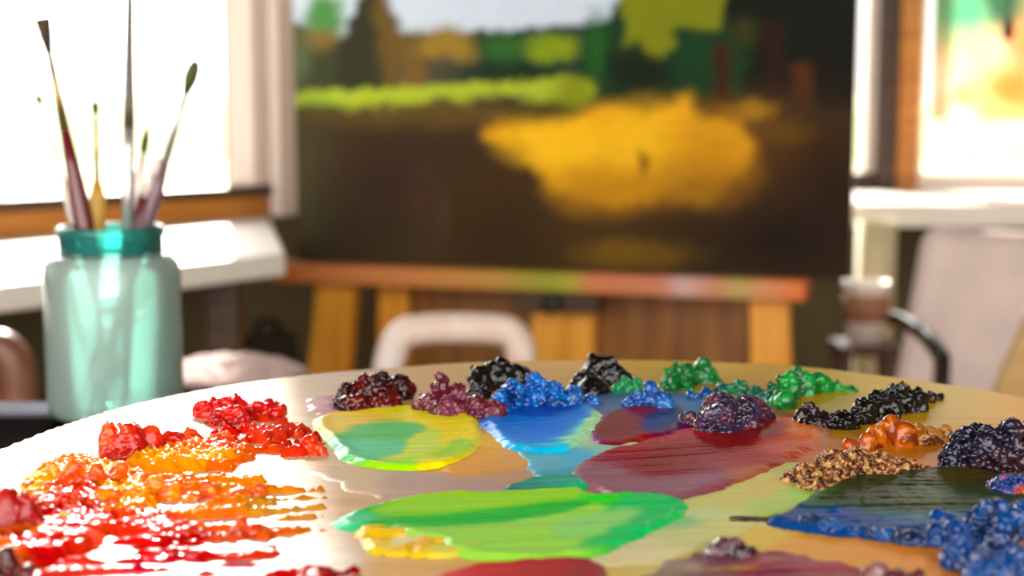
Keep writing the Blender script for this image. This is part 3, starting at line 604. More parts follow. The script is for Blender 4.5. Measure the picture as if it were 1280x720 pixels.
pile('left black pile with white glints behind the blue paint', [(600, 492, 450, 16), (622, 490, 446, 20), (648, 486, 452, 18), (662, 484, 458, 12), (596, 500, 474, 14)], BK, 34, .0024, seed=14)
pile('tall light blue crust standing behind the blue pool', [(668, 512, 464, 18), (640, 516, 474, 16), (690, 510, 476, 18), (624, 522, 490, 12), (715, 508, 486, 16), (735, 508, 492, 12), (700, 512, 492, 30, .5)], [(0, 84, 172), (10, 112, 196), (0, 56, 130)], 170, .0015, seed=15, beads=350)
pile('tall central black pile beside the small green dab', [(746, 484, 438, 24), (768, 484, 450, 22), (722, 488, 462, 16), (740, 496, 466, 26), (785, 488, 466, 14)], BK, 34, .0024, seed=16)
pile('small green dab leaning against the central black pile', [(780, 492, 466, 14), (796, 490, 470, 10), (772, 494, 474, 10)], [(0, 130, 80), (10, 150, 80)], 14, .0014, amp=.0003, seed=17)
pile('small blue pile behind the maroon pool', [(815, 512, 478, 14), (800, 512, 488, 12), (830, 514, 490, 12), (788, 512, 496, 8), (868, 500, 490, 10), (884, 496, 490, 8)], [(0, 80, 160), (4, 62, 134), (20, 116, 196)], 80, .0013, seed=18)
pile('bright green pile at the back, middle of the three greens', [(858, 484, 447, 22), (836, 486, 456, 16), (880, 480, 446, 16), (892, 478, 456, 10), (850, 490, 470, 24)], [(0, 96, 36), (0, 130, 60), (10, 80, 30)], 12, .002, amp=.0008, nf=380, seed=19)
pile('large bright green pile at the back right', [(985, 502, 462, 20), (1005, 496, 462, 20), (965, 506, 476, 18), (1032, 492, 468, 16), (1048, 490, 474, 14), (1060, 490, 482, 8), (975, 512, 492, 22)], [(0, 150, 56), (0, 120, 40), (0, 90, 50)], 26, .0018, amp=.0008, nf=380, seed=20)
pile('dark teal crumbs trailing left from the large green pile', [(905, 492, 480, 10), (925, 494, 478, 12), (945, 498, 480, 12), (958, 506, 490, 10)], [(0, 80, 60), (10, 100, 90), (0, 110, 60)], 60, .0014, seed=21)
pile('purple-black knobbly pile in front of the dark teal crumbs', [(930, 540, 494, 20), (905, 544, 500, 20), (945, 530, 498, 16), (885, 544, 512, 16), (862, 534, 516, 12), (900, 520, 492, 22)], [(40, 20, 44), (56, 44, 80), (90, 40, 54)], 180, .0015, seed=22, cscale=110, beads=350)
pile('small brown-black lump left of the long black ridge', [(1014, 530, 501, 12), (1030, 532, 512, 12), (1002, 530, 514, 8), (1020, 536, 520, 18)], [(26, 10, 14), (40, 20, 24)], 50, .0013, seed=23)
pile('long black ridge of paint pointing to the right edge of the palette', [(1052, 538, 512, 18), (1078, 532, 500, 20), (1102, 526, 486, 20), (1125, 518, 474, 20), (1145, 516, 484, 14), (1160, 504, 490, 8), (1172, 500, 494, 6)], BK, 60, .0016, seed=24)
pile('glossy orange-brown dollop in front of the long black ridge', [(1095, 562, 524, 18), (1112, 556, 514, 16), (1130, 558, 528, 18), (1070, 562, 548, 12), (1085, 564, 536, 16)], [(150, 60, 16), (216, 110, 10), (120, 40, 14)], 14, .0015, amp=.0005, nf=350, seed=25, cscale=100)
pile('gold crumbs trailing right from the orange-brown dollop', [(1150, 556, 530, 10), (1165, 552, 534, 12), (1180, 546, 534, 8), (1160, 558, 544, 16)], [(150, 90, 30), (200, 140, 60), (110, 50, 20)], 80, .0011, seed=26)
pile('glittering gold-brown granular heap at the right', [(1010, 606, 580, 22), (1040, 604, 562, 24), (1070, 600, 560, 24), (1100, 598, 566, 22), (1130, 594, 574, 20), (990, 604, 590, 12), (1150, 592, 582, 12), (1020, 614, 598, 22, .5)], [(54, 24, 8), (140, 76, 20), (210, 160, 100)], 20, .0011, vox=.0006, amp=.0002, rough=.22, metal=.2, seed=27, cscale=600, beads=4500)
pile('large dark purple-black crusted pile at the right edge', [(1205, 590, 534, 22), (1235, 594, 532, 26), (1262, 592, 524, 24), (1290, 590, 526, 26), (1188, 590, 556, 14), (1220, 584, 530, 18)], [(16, 14, 40), (30, 24, 50), (46, 20, 34)], 240, .0016, seed=28, cscale=110, beads=500)
pile('small blue and orange speckled crumb pile below the dark purple pile', [(1262, 622, 594, 20), (1288, 624, 586, 20), (1244, 616, 602, 10)], [(10, 40, 110), (30, 70, 150), (190, 80, 50)], 160, .0012, seed=29, cscale=150, beads=250)
pile('large bright blue crust filling the bottom right corner', [(1180, 672, 642, 20), (1200, 686, 650, 22), (1240, 680, 626, 28), (1280, 676, 624, 28), (1200, 715, 672, 24), (1235, 735, 682, 30), (1275, 740, 690, 30), (1225, 662, 636, 20), (1170, 684, 660, 12), (1262, 706, 680, 24, .5)], [(0, 54, 118), (0, 74, 152), (0, 34, 80)], 420, .0013, seed=30, beads=900)
pile('low speckled blue ridge along the lower edge of the dark green smear', [(1012, 662, 644, 14), (1040, 668, 650, 18), (1070, 670, 658, 18), (1100, 676, 662, 20), (1135, 682, 666, 18), (1158, 684, 670, 10)], [(10, 50, 110), (16, 30, 60), (20, 80, 150)], 320, .001, vox=.0005, seed=31, beads=900)
pile('small dark mauve clump at the bottom, right of centre', [(905, 696, 674, 14), (922, 698, 676, 14), (935, 700, 684, 10), (895, 698, 684, 10)], [(80, 50, 56), (120, 90, 96), (50, 24, 30)], 130, .001, vox=.0005, seed=32)
pile('low brown-mauve clump at the bottom edge near the blue crust', [(1100, 724, 704, 14), (1120, 728, 710, 16), (1145, 732, 716, 12)], [(120, 70, 60), (150, 110, 110), (90, 40, 40)], 90, .001, vox=.0005, seed=33)
# ================================================================== JAR
JX, JY = (146-640)/F*.86, .845
def jar_mat(base, tcol, mixd, rough=.15):
    m = bpy.data.materials.new('turquoise_glass'); m.use_nodes = True; nt = m.node_tree; N = nt.nodes; K = nt.links
    N.remove(N['Principled BSDF']); out = N['Material Output']
    t = N.new('ShaderNodeBsdfTransparent'); t.inputs[0].default_value = (*tcol, 1)
    tl = N.new('ShaderNodeBsdfTranslucent'); tl.inputs[0].default_value = (*base, 1)
    df = N.new('ShaderNodeBsdfDiffuse'); df.inputs[0].default_value = (*base, 1)
    g = N.new('ShaderNodeBsdfGlossy'); g.inputs['Roughness'].default_value = rough
    a = N.new('ShaderNodeMixShader'); a.inputs[0].default_value = .45; K.new(tl.outputs[0], a.inputs[1]); K.new(df.outputs[0], a.inputs[2])
    b = N.new('ShaderNodeMixShader'); b.inputs[0].default_value = mixd; K.new(t.outputs[0], b.inputs[1]); K.new(a.outputs[0], b.inputs[2])
    fr = N.new('ShaderNodeFresnel'); fr.inputs[0].default_value = 1.45
    c = N.new('ShaderNodeMixShader'); K.new(fr.outputs[0], c.inputs[0]); K.new(b.outputs[0], c.inputs[1]); K.new(g.outputs[0], c.inputs[2])
    K.new(c.outputs[0], out.inputs[0]); return m
jar = thing('glass_jar', 'turquoise glass jar holding paintbrushes behind the left side of the palette', 'jar', (JX, JY, .8226))
m_jar = jar_mat((.88, 1, .94), (.66, .96, .91), .5)
m_neck = jar_mat((.10, .62, .56), (.35, .85, .80), .3)
prof = [(.001, .001), (.034, .001), (.0385, .004), (.0400, .010), (.0400, .086), (.0390, .0925), (.0355, .0965), (.0315, .099), (.0290, .0965), (.0340, .0935), (.0370, .089), (.0378, .084), (.0378, .012), (.035, .006), (.001, .005)]
obj('jar_body', lathe(prof, 64), m_jar, jar, smooth=True)
prof = [(.0303, .0993), (.0303, .108), (.0315, .1095), (.0315, .1135), (.0300, .1150), (.0285, .1140), (.0283, .0993)]
obj('jar_neck', lathe(prof+[prof[0]], 64, cap=False), m_neck, jar, smooth=True)
# ================================================================== BRUSHES
m_maroon = plain('maroon_lacquer', (104, 24, 28), .25, var=.1, scale=40, coat=.5)
m_ferrule = plain('brass_ferrule', (176, 150, 96), .3, metal=.8, var=.1, scale=80)
m_silver = plain('silver_ferrule', (206, 200, 200), .3, metal=.7, var=.08, scale=80)
m_brist = plain('dark_bristle', (74, 56, 36), .8, var=.3, scale=400, stretch=(1, 1, .1))
m_gbr = plain('olive_stained_bristle', (92, 92, 30), .7, var=.3, scale=300, stretch=(1, 1, .1))
m_gold = wood('golden_handle', (206, 160, 60), (176, 128, 36), .3, 2)
m_mauve = plain('mauve_grey_lacquer', (126, 96, 102), .3, var=.1, scale=50, coat=.3)
m_grey = plain('grey_brown_lacquer', (96, 84, 74), .35, var=.1, scale=50)
m_cream = plain('cream_lacquer', (226, 214, 206), .35, var=.05, scale=50)
def brush(label, top, bot, segs, flat=1.0):
    """top/bot world points; segs: (part name, material, [(t, r), ...]) with t=0 at the bottom"""
    top = Vector(top); bot = Vector(bot); d = top-bot; L = d.length
    r = thing('paintbrush', label, 'paintbrush', bot, group='paintbrushes in the turquoise jar')
    r.rotation_mode = 'QUATERNION'; r.rotation_quaternion = d.to_track_quat('Z', 'Y')
    for nm, mt, pr in segs:
        bm = lathe([(q, t*L) for t, q in pr], 20)
        if nm == 'bristles':
            for vv in bm.verts: vv.co.y *= 1.0
        obj(nm, bm, mt, r, smooth=True)
def tT(v, vt, vb): return (vb-v)/(vb-vt)
px = .86/F
def mk(label, tu, tv, td, bu, bd, parts):
    top = P(tu, tv, td); bot = P(bu, 505, bd); bot.z = .8285+.006
    segs = []
    vb = proj(*bot)[1]
    for nm, mt, pr in parts:
        segs.append((nm, mt, [((vb-v)/(vb-tv), w*px/2) for v, w in sorted(pr, reverse=True)]))
    brush(label, top, bot, segs)
mk('tall maroon brush leaning left with a flared dark bristle tip', 53, 24, .835, 150, .832,
   [('handle', m_maroon, [(522, 9), (400, 13), (330, 21), (265, 25), (215, 19), (158, 12)]), ('ferrule', m_ferrule, [(160, 12.5), (110, 9), (62, 6)]), ('bristles', m_brist, [(66, 7), (45, 14), (24, 19)])])
mk('slim brush with a golden handle and a tiny olive tip, second from the left', 119, 126, .862, 128, .862,
   [('handle', m_gold, [(522, 8), (330, 12), (272, 21), (245, 20), (222, 8)]), ('ferrule', m_ferrule, [(224, 7), (138, 4.5)]), ('bristles', m_gbr, [(142, 6), (134, 10), (126, 5)])])
mk('tallest brush, its thin grey-brown handle pointing up out of the top of the photo', 163, -70, .85, 158, .830,
   [('handle', m_grey, [(158, 14), (130, 13), (60, 10), (-70, 6)]), ('ferrule', m_silver, [(300, 15), (230, 14), (190, 13), (158, 14)]), ('bristles', m_brist, [(500, 6), (400, 16), (300, 15)])])
mk('brush leaning right with a dark olive bristle tip and mauve-grey handle', 245, 76, .856, 118, .856,
   [('handle', m_mauve, [(522, 9), (380, 13), (290, 21), (240, 20), (200, 11)]), ('ferrule', m_silver, [(202, 11), (150, 8), (112, 6)]), ('bristles', m_gbr, [(116, 8), (98, 17), (84, 15), (76, 8)])])
mk('short brush with a silvery white ferrule and yellow-green tip in the middle', 184, 160, .868, 132, .850,
   [('handle', m_maroon, [(522, 8), (400, 12), (300, 18), (268, 17)]), ('ferrule', m_cream, [(270, 17), (235, 17), (190, 9)]), ('bristles', m_gbr, [(192, 9), (175, 10), (160, 4)])])
mk('short brush with a maroon handle and pale pink tip between the two right brushes', 200, 196, .855, 106, .862,
   [('handle', m_maroon, [(522, 8), (400, 12), (300, 22), (245, 19)]), ('ferrule', m_cream, [(247, 17), (222, 12)]), ('bristles', m_cream, [(223, 12), (208, 13), (196, 6)])])
mk('thin pale brush at the far left of the jar with a small olive tip', 47, 118, .865, 160, .868,
   [('handle', m_cream, [(522, 7), (300, 12), (262, 17), (240, 14), (225, 5)]), ('ferrule', m_cream, [(226, 5), (128, 3)]), ('bristles', m_gbr, [(130, 5), (124, 9), (118, 5)])])
# ================================================================== EASEL + PAINTING
PA = Vector((-.407, 2.6)); PB = Vector((.546, 2.3)); U2 = (PB-PA).normalized(); N2 = Vector((U2.y, -U2.x))   # N2 faces the camera
eang = math.atan2(U2.y, U2.x)
def E(u, v, off=0.0):      # (along, height) on the easel plane moved `off` away from the camera
    A_ = PA-N2*off
    x, y, z = ray(u, v)
    # (x t, y t) . N2 = A_. N2
    t = A_.dot(N2)/(x*N2.x+y*N2.y)
    q = Vector((x*t, y*t))-PA
    return q.dot(U2), CZ+z*t
m_eas = wood('easel_honey_wood', (250, 176, 56), (228, 146, 34), .4, 2)
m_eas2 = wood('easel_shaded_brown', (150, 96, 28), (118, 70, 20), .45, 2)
es = thing('easel', 'honey coloured wooden studio easel holding the landscape painting', 'easel', (PA.x, PA.y, 0), eang)
# local frame: x along, y away from camera, z up
def post(name, u0t, u1t, u0b, u1b, vt, vb, off, th, mat):
    a, zt = E(u0t, vt, off); b, _ = E(u1t, vt, off); c, zb = E(u0b, vb, off); d, _ = E(u1b, vb, off)
    k = zt/(zt-zb); cf = a+(c-a)*k; df = b+(d-b)*k
    bm = hexa([(cf, off, 0), (df, off, 0), (df, off+th, 0), (cf, off+th, 0), (a, off, zt), (b, off, zt), (b, off+th, zt), (a, off+th, zt)])
    return obj(name, bm, mat, es, bevel=.003)
post('leg', 396, 442, 384, 432, 342, 465, .0, .035, m_eas)
post('leg', 936, 984, 938, 988, 362, 465, .0, .035, m_eas)
post('inner_post', 473, 508, 471, 508, 345, 440, .045, .03, m_eas)
post('mast', 664, 742, 664, 742, 350, 460, .05, .03, m_eas)
a, z = E(350, 322); b, z2 = E(1010, 345)
TZ = .742
# tray with paint splashes
m_tray, nt, bsd = new_mat('paint_stained_tray')
tcn = nt.nodes.new('ShaderNodeTexCoord'); sep = nt.nodes.new('ShaderNodeSeparateXYZ'); rmp = nt.nodes.new('ShaderNodeValToRGB'); nz = nt.nodes.new('ShaderNodeTexNoise'); nz.inputs['Scale'].default_value = 14
ma = nt.nodes.new('ShaderNodeMath'); ma.operation = 'MULTIPLY_ADD'; ma.inputs[1].default_value = .06
nt.links.new(tcn.outputs['Object'], sep.inputs[0]); nt.links.new(nz.outputs[0], ma.inputs[0]); nt.links.new(sep.outputs[0], ma.inputs[2])
nt.links.new(ma.outputs[0], rmp.inputs[0]); nt.links.new(rmp.outputs[0], bsd.inputs['Base Color'])
stops = [(350, (206, 110, 30)), (420, (216, 130, 70)), (530, (206, 126, 60)), (630, (190, 140, 50)), (690, (150, 150, 10)), (725, (170, 160, 20)), (745, (206, 120, 70)), (830, (200, 120, 80)), (860, (206, 166, 160)), (900, (200, 130, 90)), (925, (180, 160, 80)), (960, (216, 140, 90)), (1005, (226, 110, 20))]
el = rmp.color_ramp.elements
while len(el) < len(stops): el.new(.5)
for i, (uu, c) in enumerate(stops):
    el[i].position = max(0, min(1, E(uu, 340)[0]+.03)); el[i].color = L4(c)
obj('tray', bx(a, b, -.045, .03, TZ-.034, TZ), m_tray, es, bevel=.004)
a1, zz1 = E(742, 372, .08); b1, _ = E(938, 372, .08)
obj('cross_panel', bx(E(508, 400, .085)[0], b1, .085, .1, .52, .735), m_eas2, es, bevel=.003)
obj('cross_bar', bx(E(445, 400, .02)[0], E(938, 400, .02)[0], .03, .05, .45, .50), m_eas, es, bevel=.003)
c0, zk = E(640, 366, 0); c1, zk2 = E(748, 392, 0)
obj('clamp_block', bx(c0, c1, -.005, .045, zk2, TZ-.0345), m_dark, es, bevel=.004)
bm = lathe([(.012, 0), (.016, .004), (.016, .02), (.010, .024)], 24); 
for vv in bm.verts: vv.co = Vector((vv.co.x+(c0+c1)/2, -.006-vv.co.z, vv.co.y+(zk+zk2)/2))
obj('clamp_knob', bm, plain('black_plastic', (20, 16, 14), .4), es, smooth=True)
# rear leg
obj('rear_leg', bar(((c0+c1)/2, .5, 0), ((c0+c1)/2, .085, 1.2), .05, .025), m_eas, es, bevel=.003)
obj('upper_mast', bx((c0+c1)/2-.035, (c0+c1)/2+.035, .05, .08, .75, 1.75), m_eas, es, bevel=.003)
# canvas
cu0, cz0 = E(372, 323); cu1, _ = E(1063, 345)
CT = TZ+.80
cv = thing('painting', 'large landscape painting with a golden field and dark trees standing on the easel', 'painting', (PA.x, PA.y, TZ+.0005), eang)
nx, ny = 330, 260
xs = np.linspace(cu0, cu1, nx); zs = np.linspace(0, CT-TZ, ny); X, Zc = np.meshgrid(xs, zs)
# photo coordinates of the painting: linear map on the canvas
wx = PA.x+U2.x*X; wy = PA.y+U2.y*X; wz = Zc+TZ
dzz = wz-CZ; dd = wy*math.cos(TH)-dzz*math.sin(TH)
PU = 640+F*wx/dd; PV = 360-F*(wy*math.sin(TH)+dzz*math.cos(TH))/dd
PUw = PU+16*(fbm(PU*.05, PV*.07, 40)-.5)+12*(fbm(PU*.16, PV*.22, 41)-.5); PVw = PV+12*(fbm(PU*.05, PV*.07, 42)-.5)+12*(fbm(PU*.16, PV*.22, 43)-.5)
img = np.ones(PU.shape+(3,))*lin((196, 208, 222))
def lay(poly, c, soft=4, a=1.0, sm=True):
    global img
    s_ = sdf(PUw, PVw, smooth_poly(poly, 3) if sm else poly)
    k = np.clip(.5+s_/(2*soft), 0, 1)*a; k = k*k*(3-2*k) if a == 1 else k
    img = img*(1-k[..., None])+lin(c)*k[..., None]
def ell(cx, cy, rx, ry, c, soft=.3, a=1.0):
    global img
    r = np.sqrt(((PUw-cx)/rx)**2+((PVw-cy)/ry)**2); k = np.clip((1+soft-r)/(2*soft), 0, 1)*a
    img = img*(1-k[..., None])+lin(c)*k[..., None]
lay([(500, 46), (600, 40), (700, 32), (800, 28), (820, 110), (500, 112)], (18, 48, 48), 4)
lay([(350, 30), (400, 40), (440, 50), (520, 60), (520, 120), (350, 125)], (62, 68, 44), 6)
ell(405, 22, 26, 26, (84, 140, 78)); ell(398, 50, 26, 15, (128, 106, 52), .5); ell(375, 75, 14, 30, (90, 100, 70), .5)
lay([(424, 110), (424, 70), (436, 30), (450, -10), (462, -40), (480, -20), (492, 20), (512, 110)], (54, 56, 36), 5)
lay([(468, -20), (482, -10), (494, 30), (512, 50), (518, 106), (482, 106), (474, 50)], (118, 92, 42), 9, .8)
ell(556, 62, 40, 26, (150, 122, 44), .35); ell(548, 88, 44, 16, (78, 74, 58), .5); ell(520, 90, 14, 24, (120, 92, 44), .5)
ell(630, 60, 26, 18, (52, 100, 40), .5); ell(690, 60, 34, 18, (128, 148, 18), .35); ell(640, 92, 60, 12, (28, 54, 24), .5)
lay([(735, 35), (760, 25), (800, -10), (1100, -60), (1100, 170), (730, 170), (722, 100)], (24, 62, 28), 6)
ell(800, 88, 46, 28, (22, 34, 14), .5); ell(862, 70, 26, 30, (18, 62, 30), .5); ell(745, 62, 14, 40, (34, 90, 34), .5)
lay([(905, -100), (1100, -100), (1100, 200), (940, 150), (935, 60), (905, 30)], (18, 22, 8), 14)
lay([(640, 128), (900, 120), (980, 130), (1100, 150), (1100, 200), (640, 190)], (70, 62, 20), 14)
lay([(780, -100), (905, -100), (902, 22), (872, 38), (846, 34), (842, 56), (824, 76), (808, 70), (800, 46), (782, 62), (778, 20)], (124, 130, 12), 5)
ell(930, 40, 20, 16, (56, 60, 18), .6)
for r_, c in (((893, 912, 55, 142), (62, 30, 12)), ((955, 980, 25, 148), (44, 22, 10)), ((988, 1014, 78, 132), (86, 44, 16)), ((1025, 1040, 60, 150), (30, 14, 6))):
    lay([(r_[0], r_[2]), (r_[1], r_[2]), (r_[1], r_[3]), (r_[0], r_[3])], c, 5, 1, False)
lay([(340, 124), (450, 112), (560, 106), (700, 99), (738, 104), (736, 124), (690, 136), (640, 124), (560, 130), (450, 142), (340, 158)], (168, 184, 50), 4)
ell(385, 140, 50, 14, (112, 156, 54), .6)
lay([(340, 152), (450, 138), (560, 126), (640, 118), (700, 128), (1100, 150), (1100, 400), (340, 400)], (66, 50, 26), 7)
ell(560, 146, 150, 16, (104, 82, 34), .5, .9); ell(380, 250, 36, 90, (74, 74, 44), .8, .8); ell(500, 215, 90, 50, (58, 38, 24), .8, .9); ell(380, 320, 120, 40, (74, 66, 46), .8, .7)
ell(715, 118, 26, 22, (134, 142, 24), .4); ell(680, 140, 40, 10, (84, 74, 20), .5)
ell(530, 260, 20, 60, (80, 54, 46), .8, .6); ell(556, 265, 8, 30, (92, 74, 52), .8, .7); ell(430, 290, 60, 50, (50, 38, 24), .8, .7)
ell(620, 250, 70, 60, (72, 48, 18), .8, .8); ell(960, 200, 90, 60, (100, 64, 16), .8, .9); ell(1040, 220, 60, 80, (48, 28, 10), .8, .9)
lay([(608, 166), (625, 154), (700, 154), (735, 138), (760, 130), (785, 136), (800, 144), (830, 132), (862, 118), (872, 146), (905, 150), (930, 168), (938, 190), (928, 215), (905, 240), (885, 258), (860, 256), (838, 246), (800, 254), (775, 262), (740, 254), (715, 242), (690, 240), (668, 212), (652, 182), (625, 180)], (226, 168, 20), 12)
ell(700, 180, 60, 26, (242, 192, 28), .6, .9); ell(800, 178, 40, 40, (238, 188, 30), .7, .8); ell(890, 200, 46, 50, (196, 138, 14), .6, .8); ell(770, 240, 60, 26, (206, 148, 14), .7, .7)
ell(803, 205, 6, 17, (112, 74, 12), .4); ell(740, 240, 40, 26, (170, 120, 16), .8, .6); ell(860, 235, 60, 26, (150, 104, 16), .8, .7)
ell(940, 140, 30, 12, (160, 118, 24), .4); ell(975, 165, 34, 14, (104, 72, 18), .6)
ell(860, 282, 90, 20, (76, 52, 14), .7, .8); ell(725, 300, 60, 30, (84, 58, 16), .8, .7)
ell(800, 318, 75, 17, (116, 86, 16), .4); ell(980, 300, 110, 56, (38, 22, 12), .8, .95); ell(640, 300, 50, 36, (58, 38, 16), .8, .7)
img = 1.08*img**1.1*(.86+.28*fbm(PU*.12, PV*.5, 45, 3))[..., None]
relief = .0009*fbm(PU*.15, PV*.5, 46, 3)
m_can = attr_mat('oil_paint_on_canvas', .6, spec=.12)
me = grid_mesh('painted_surface', X, -.0002-relief, Zc, np.ones(X.shape, bool), img, m_can)
me.flip_normals() if False else None
link('painted_surface', me, cv)
m_cloth = plain('raw_canvas', (206, 196, 170), .85, var=.05, scale=200)
obj('canvas', bx(cu0, cu1, .0, .004, 0, CT-TZ), m_cloth, cv)
for q in (bx(cu0, cu1, .0042, .022, 0, .045), bx(cu0, cu1, .0042, .022, CT-TZ-.045, CT-TZ), bx(cu0, cu0+.045, .0042, .022, .0455, CT-TZ-.0455), bx(cu1-.045, cu1, .0042, .022, .0455, CT-TZ-.0455)):
    obj('stretcher_bar', q, m_tan, cv, bevel=.002)
# ================================================================== CHAIRS
m_chair = plain('chipped_pinkish_white_paint', (250, 238, 232), .5, var=.1, scale=25, rgb2=(240, 210, 192))
m_seat = plain('rust_fabric', (150, 70, 44), .8, var=.2, scale=60)
def loop_chair(label, cu, vt, D, wpx, rz=0, m_chair=None):
    m_chair = m_chair or globals()['m_chair']
    top = P(cu, vt, D); w = wpx*D/F
    r = thing('chair', label, 'chair', (top.x, D, 0), rz, 'small bentwood chairs'); H = top.z; tr = .021; hw = w/2-tr
    pts = [(-hw-.005, .0, .42), (-hw, 0, H-.16), (-hw*1.0, 0, H-.075), (-hw*.80, 0, H-.032), (-hw*.45, 0, H-tr-.002), (0, 0, H-tr), (hw*.6, 0, H-tr-.002), (hw*.88, 0, H-.03), (hw, 0, H-.062), (hw, 0, H-.16), (hw+.005, 0, .42)]
    obj('back_frame', tube(curve_pts(pts, 6), tr, 16), m_chair, r, smooth=True)
    obj('back_rest', bx(-hw*.8, hw*.8, -.008, .008, H-.17, H-.075), m_seat, r, bevel=.006)
    obj('seat', bx(-hw-.03, hw+.03, -.30, .02, .39, .42), m_chair, r, bevel=.01)
    for sx in (-1, 1):
        obj('leg', bar((sx*(hw+.02), -.29, 0), (sx*hw, -.26, .39), .028, .028), m_chair, r, bevel=.004)
        obj('leg', bar((sx*(hw+.02), .03, 0), (sx*hw, -.0, .39), .028, .028), m_chair, r, bevel=.004)
loop_chair('small white bentwood chair in front of the easel', 568, 391, 1.95, 206)
loop_chair('small brown bentwood chair at the left edge, left of the turquoise jar', -75, 408, 1.6, 236, 0, plain('worn_brown_chair_paint', (150, 104, 84), .35, var=.1, scale=12, rgb2=(110, 66, 46)))
# upholstered armchair on the right
m_pk = plain('dusty_pink_fabric', (228, 206, 198), .85, var=.06, scale=12, bump=.1)
ac = thing('armchair', 'dusty pink upholstered armchair with dark curved arms at the right edge', 'armchair', (0, 0, 0))
D = 2.15
o1 = [P(1165, 285, D+.08), P(1420, 300, D+.08), P(1440, 520, D), P(1122, 520, D)]
dv = Vector((0, .07, 0))
bm = hexa([o1[3], o1[2], o1[2]+dv, o1[3]+dv, o1[0], o1[1], o1[1]+dv, o1[0]+dv])
o = obj('backrest', bm, m_pk, ac, smooth=False); md = o.modifiers.new('b', 'BEVEL'); md.width = .03; md.segments = 5
q = P(1122, 520, D); q2 = P(1440, 520, D)
obj('seat', bx(q.x-.02, q2.x+.04, D-.42, D-.02, .36, q.z-.01), m_pk, ac, bevel=.03)
m_blk = plain('black_lacquer', (16, 12, 12), .3)
for sx, uo in ((0, 0), (1, 300)):
    pts = [P(1116+uo, 398, D-.06), P(1130+uo, 402, D-.09), P(1150+uo, 414, D-.16), P(1166+uo, 430, D-.22), P(1178+uo, 448, D-.26)]
    if sx: pts = [P(1440-0, 398, D-.06)+Vector((0, 0, 0)), P(1430, 405, D-.12), P(1425, 420, D-.2), P(1422, 440, D-.26)]
    obj('armrest', tube(curve_pts(pts, 5), .0115, 14), m_blk, ac, smooth=True)
    e_ = pts[-1]; obj('arm_support', bar((e_.x, e_.y, .38), (e_.x, e_.y, e_.z), .018, .018), m_blk, ac)
for x in (q.x+.03, q2.x-.03):
    for y in (D-.38, D-.04): obj('leg', bar((x, y, 0), (x, y, .36), .03, .03), m_blk, ac)
# ================================================================== OTHER BACKGROUND THINGS
# stool with tall cream canister and white bucket, under the right sill
D = 2.75
bk = P(1082, 428, D); zt = bk.z
st = thing('side_stool', 'dark wooden side stool under the right window sill', 'stool', (bk.x, D, 0))
obj('seat', bx(-.06, .06, -.06, .06, zt-.02, zt), m_dark, st, bevel=.006)
for sx in (-1, 1):
    for sy in (-1, 1): obj('leg', bar((sx*.07, sy*.07, 0), (sx*.045, sy*.045, zt-.02), .018, .018), m_dark, st)
def lat_thing(name, label, cat, loc, parts):
    r = thing(name, label, cat, loc)
    for nm, pr, mt in parts: obj(nm, lathe(pr, 40), mt, r, smooth=True)
    return r
m_offw = plain('offwhite_enamel', (250, 246, 238), .4, var=.06, scale=20)
m_brl = plain('brown_label', (176, 128, 96), .6, var=.1, scale=30)
hb = P(1082, 352, D).z-zt
lat_thing('paint_bucket', 'white bucket with a brown band on the side stool', 'bucket', (bk.x, D, zt+.0005),
   [('bucket', [(.001, 0), (.036, 0), (.046, hb-.006), (.048, hb), (.040, hb), (.038, .006), (.001, .006)], m_offw), ('band', [(.0405, hb*.35), (.0455, hb*.8), (.0460, hb*.8), (.0410, hb*.35)], m_brl)])
# hanging cream roll: a roll of paper leaning behind the bucket
m_crm = plain('cream_paper', (236, 222, 180), .7, var=.05, scale=20)
pr_ = P(1094, 350, 2.9); ph = P(1094, 276, 2.9).z
lat_thing('paper_roll', 'upright cream paper roll standing behind the white bucket', 'paper roll', (pr_.x, 2.9, 0),
   [('roll', [(.001, 0), (.040, 0), (.040, ph), (.034, ph), (.034, ph-.03), (.001, ph-.03)], m_crm)])
# stool with mauve rag, left
D = 1.55
p0 = P(225, 470, D); p1 = P(345, 470, D); zs_ = P(280, 462, D).z-.012
st = thing('low_stool', 'low dark stool behind the palette carrying a mauve rag', 'stool', ((p0.x+p1.x)/2, D, 0))
obj('seat', lathe([(.001, zs_-.03), (.075, zs_-.03), (.08, zs_-.015), (.075, zs_), (.001, zs_)], 40), m_dark, st, smooth=True)
for k in range(4):
    a_ = math.pi/4+k*math.pi/2; obj('leg', bar((.085*math.cos(a_), .085*math.sin(a_), 0), (.055*math.cos(a_), .055*math.sin(a_), zs_-.03), .022, .022), m_dark, st)
gx, gy = np.meshgrid(np.linspace(-.09, .085, 60), np.linspace(-.075, .075, 60))
r_ = np.sqrt((gx/.085)**2+(gy/.075)**2)
hh = zs_+.004+.022*np.clip(1-r_, 0, 1)**.6*(.3+fbm(gx*40, gy*40, 60))+.006*fbm(gx*90, gy*90, 61)
me = grid_mesh('rag', gx, gy, hh-zs_, r_ < 1.0+.15*(fbm(gx*60, gy*60, 62)-.5), np.ones(gx.shape+(3,))*lin((206, 176, 170)), attr_mat('mauve_cotton', .9))
o = link('rag', me); o.location = ((p0.x+p1.x)/2, D, zs_); tag(o, 'crumpled mauve-pink rag on the low stool right of the jar', 'rag')
md = o.modifiers.new('solid', 'SOLIDIFY'); md.thickness = .003; md.offset = 1
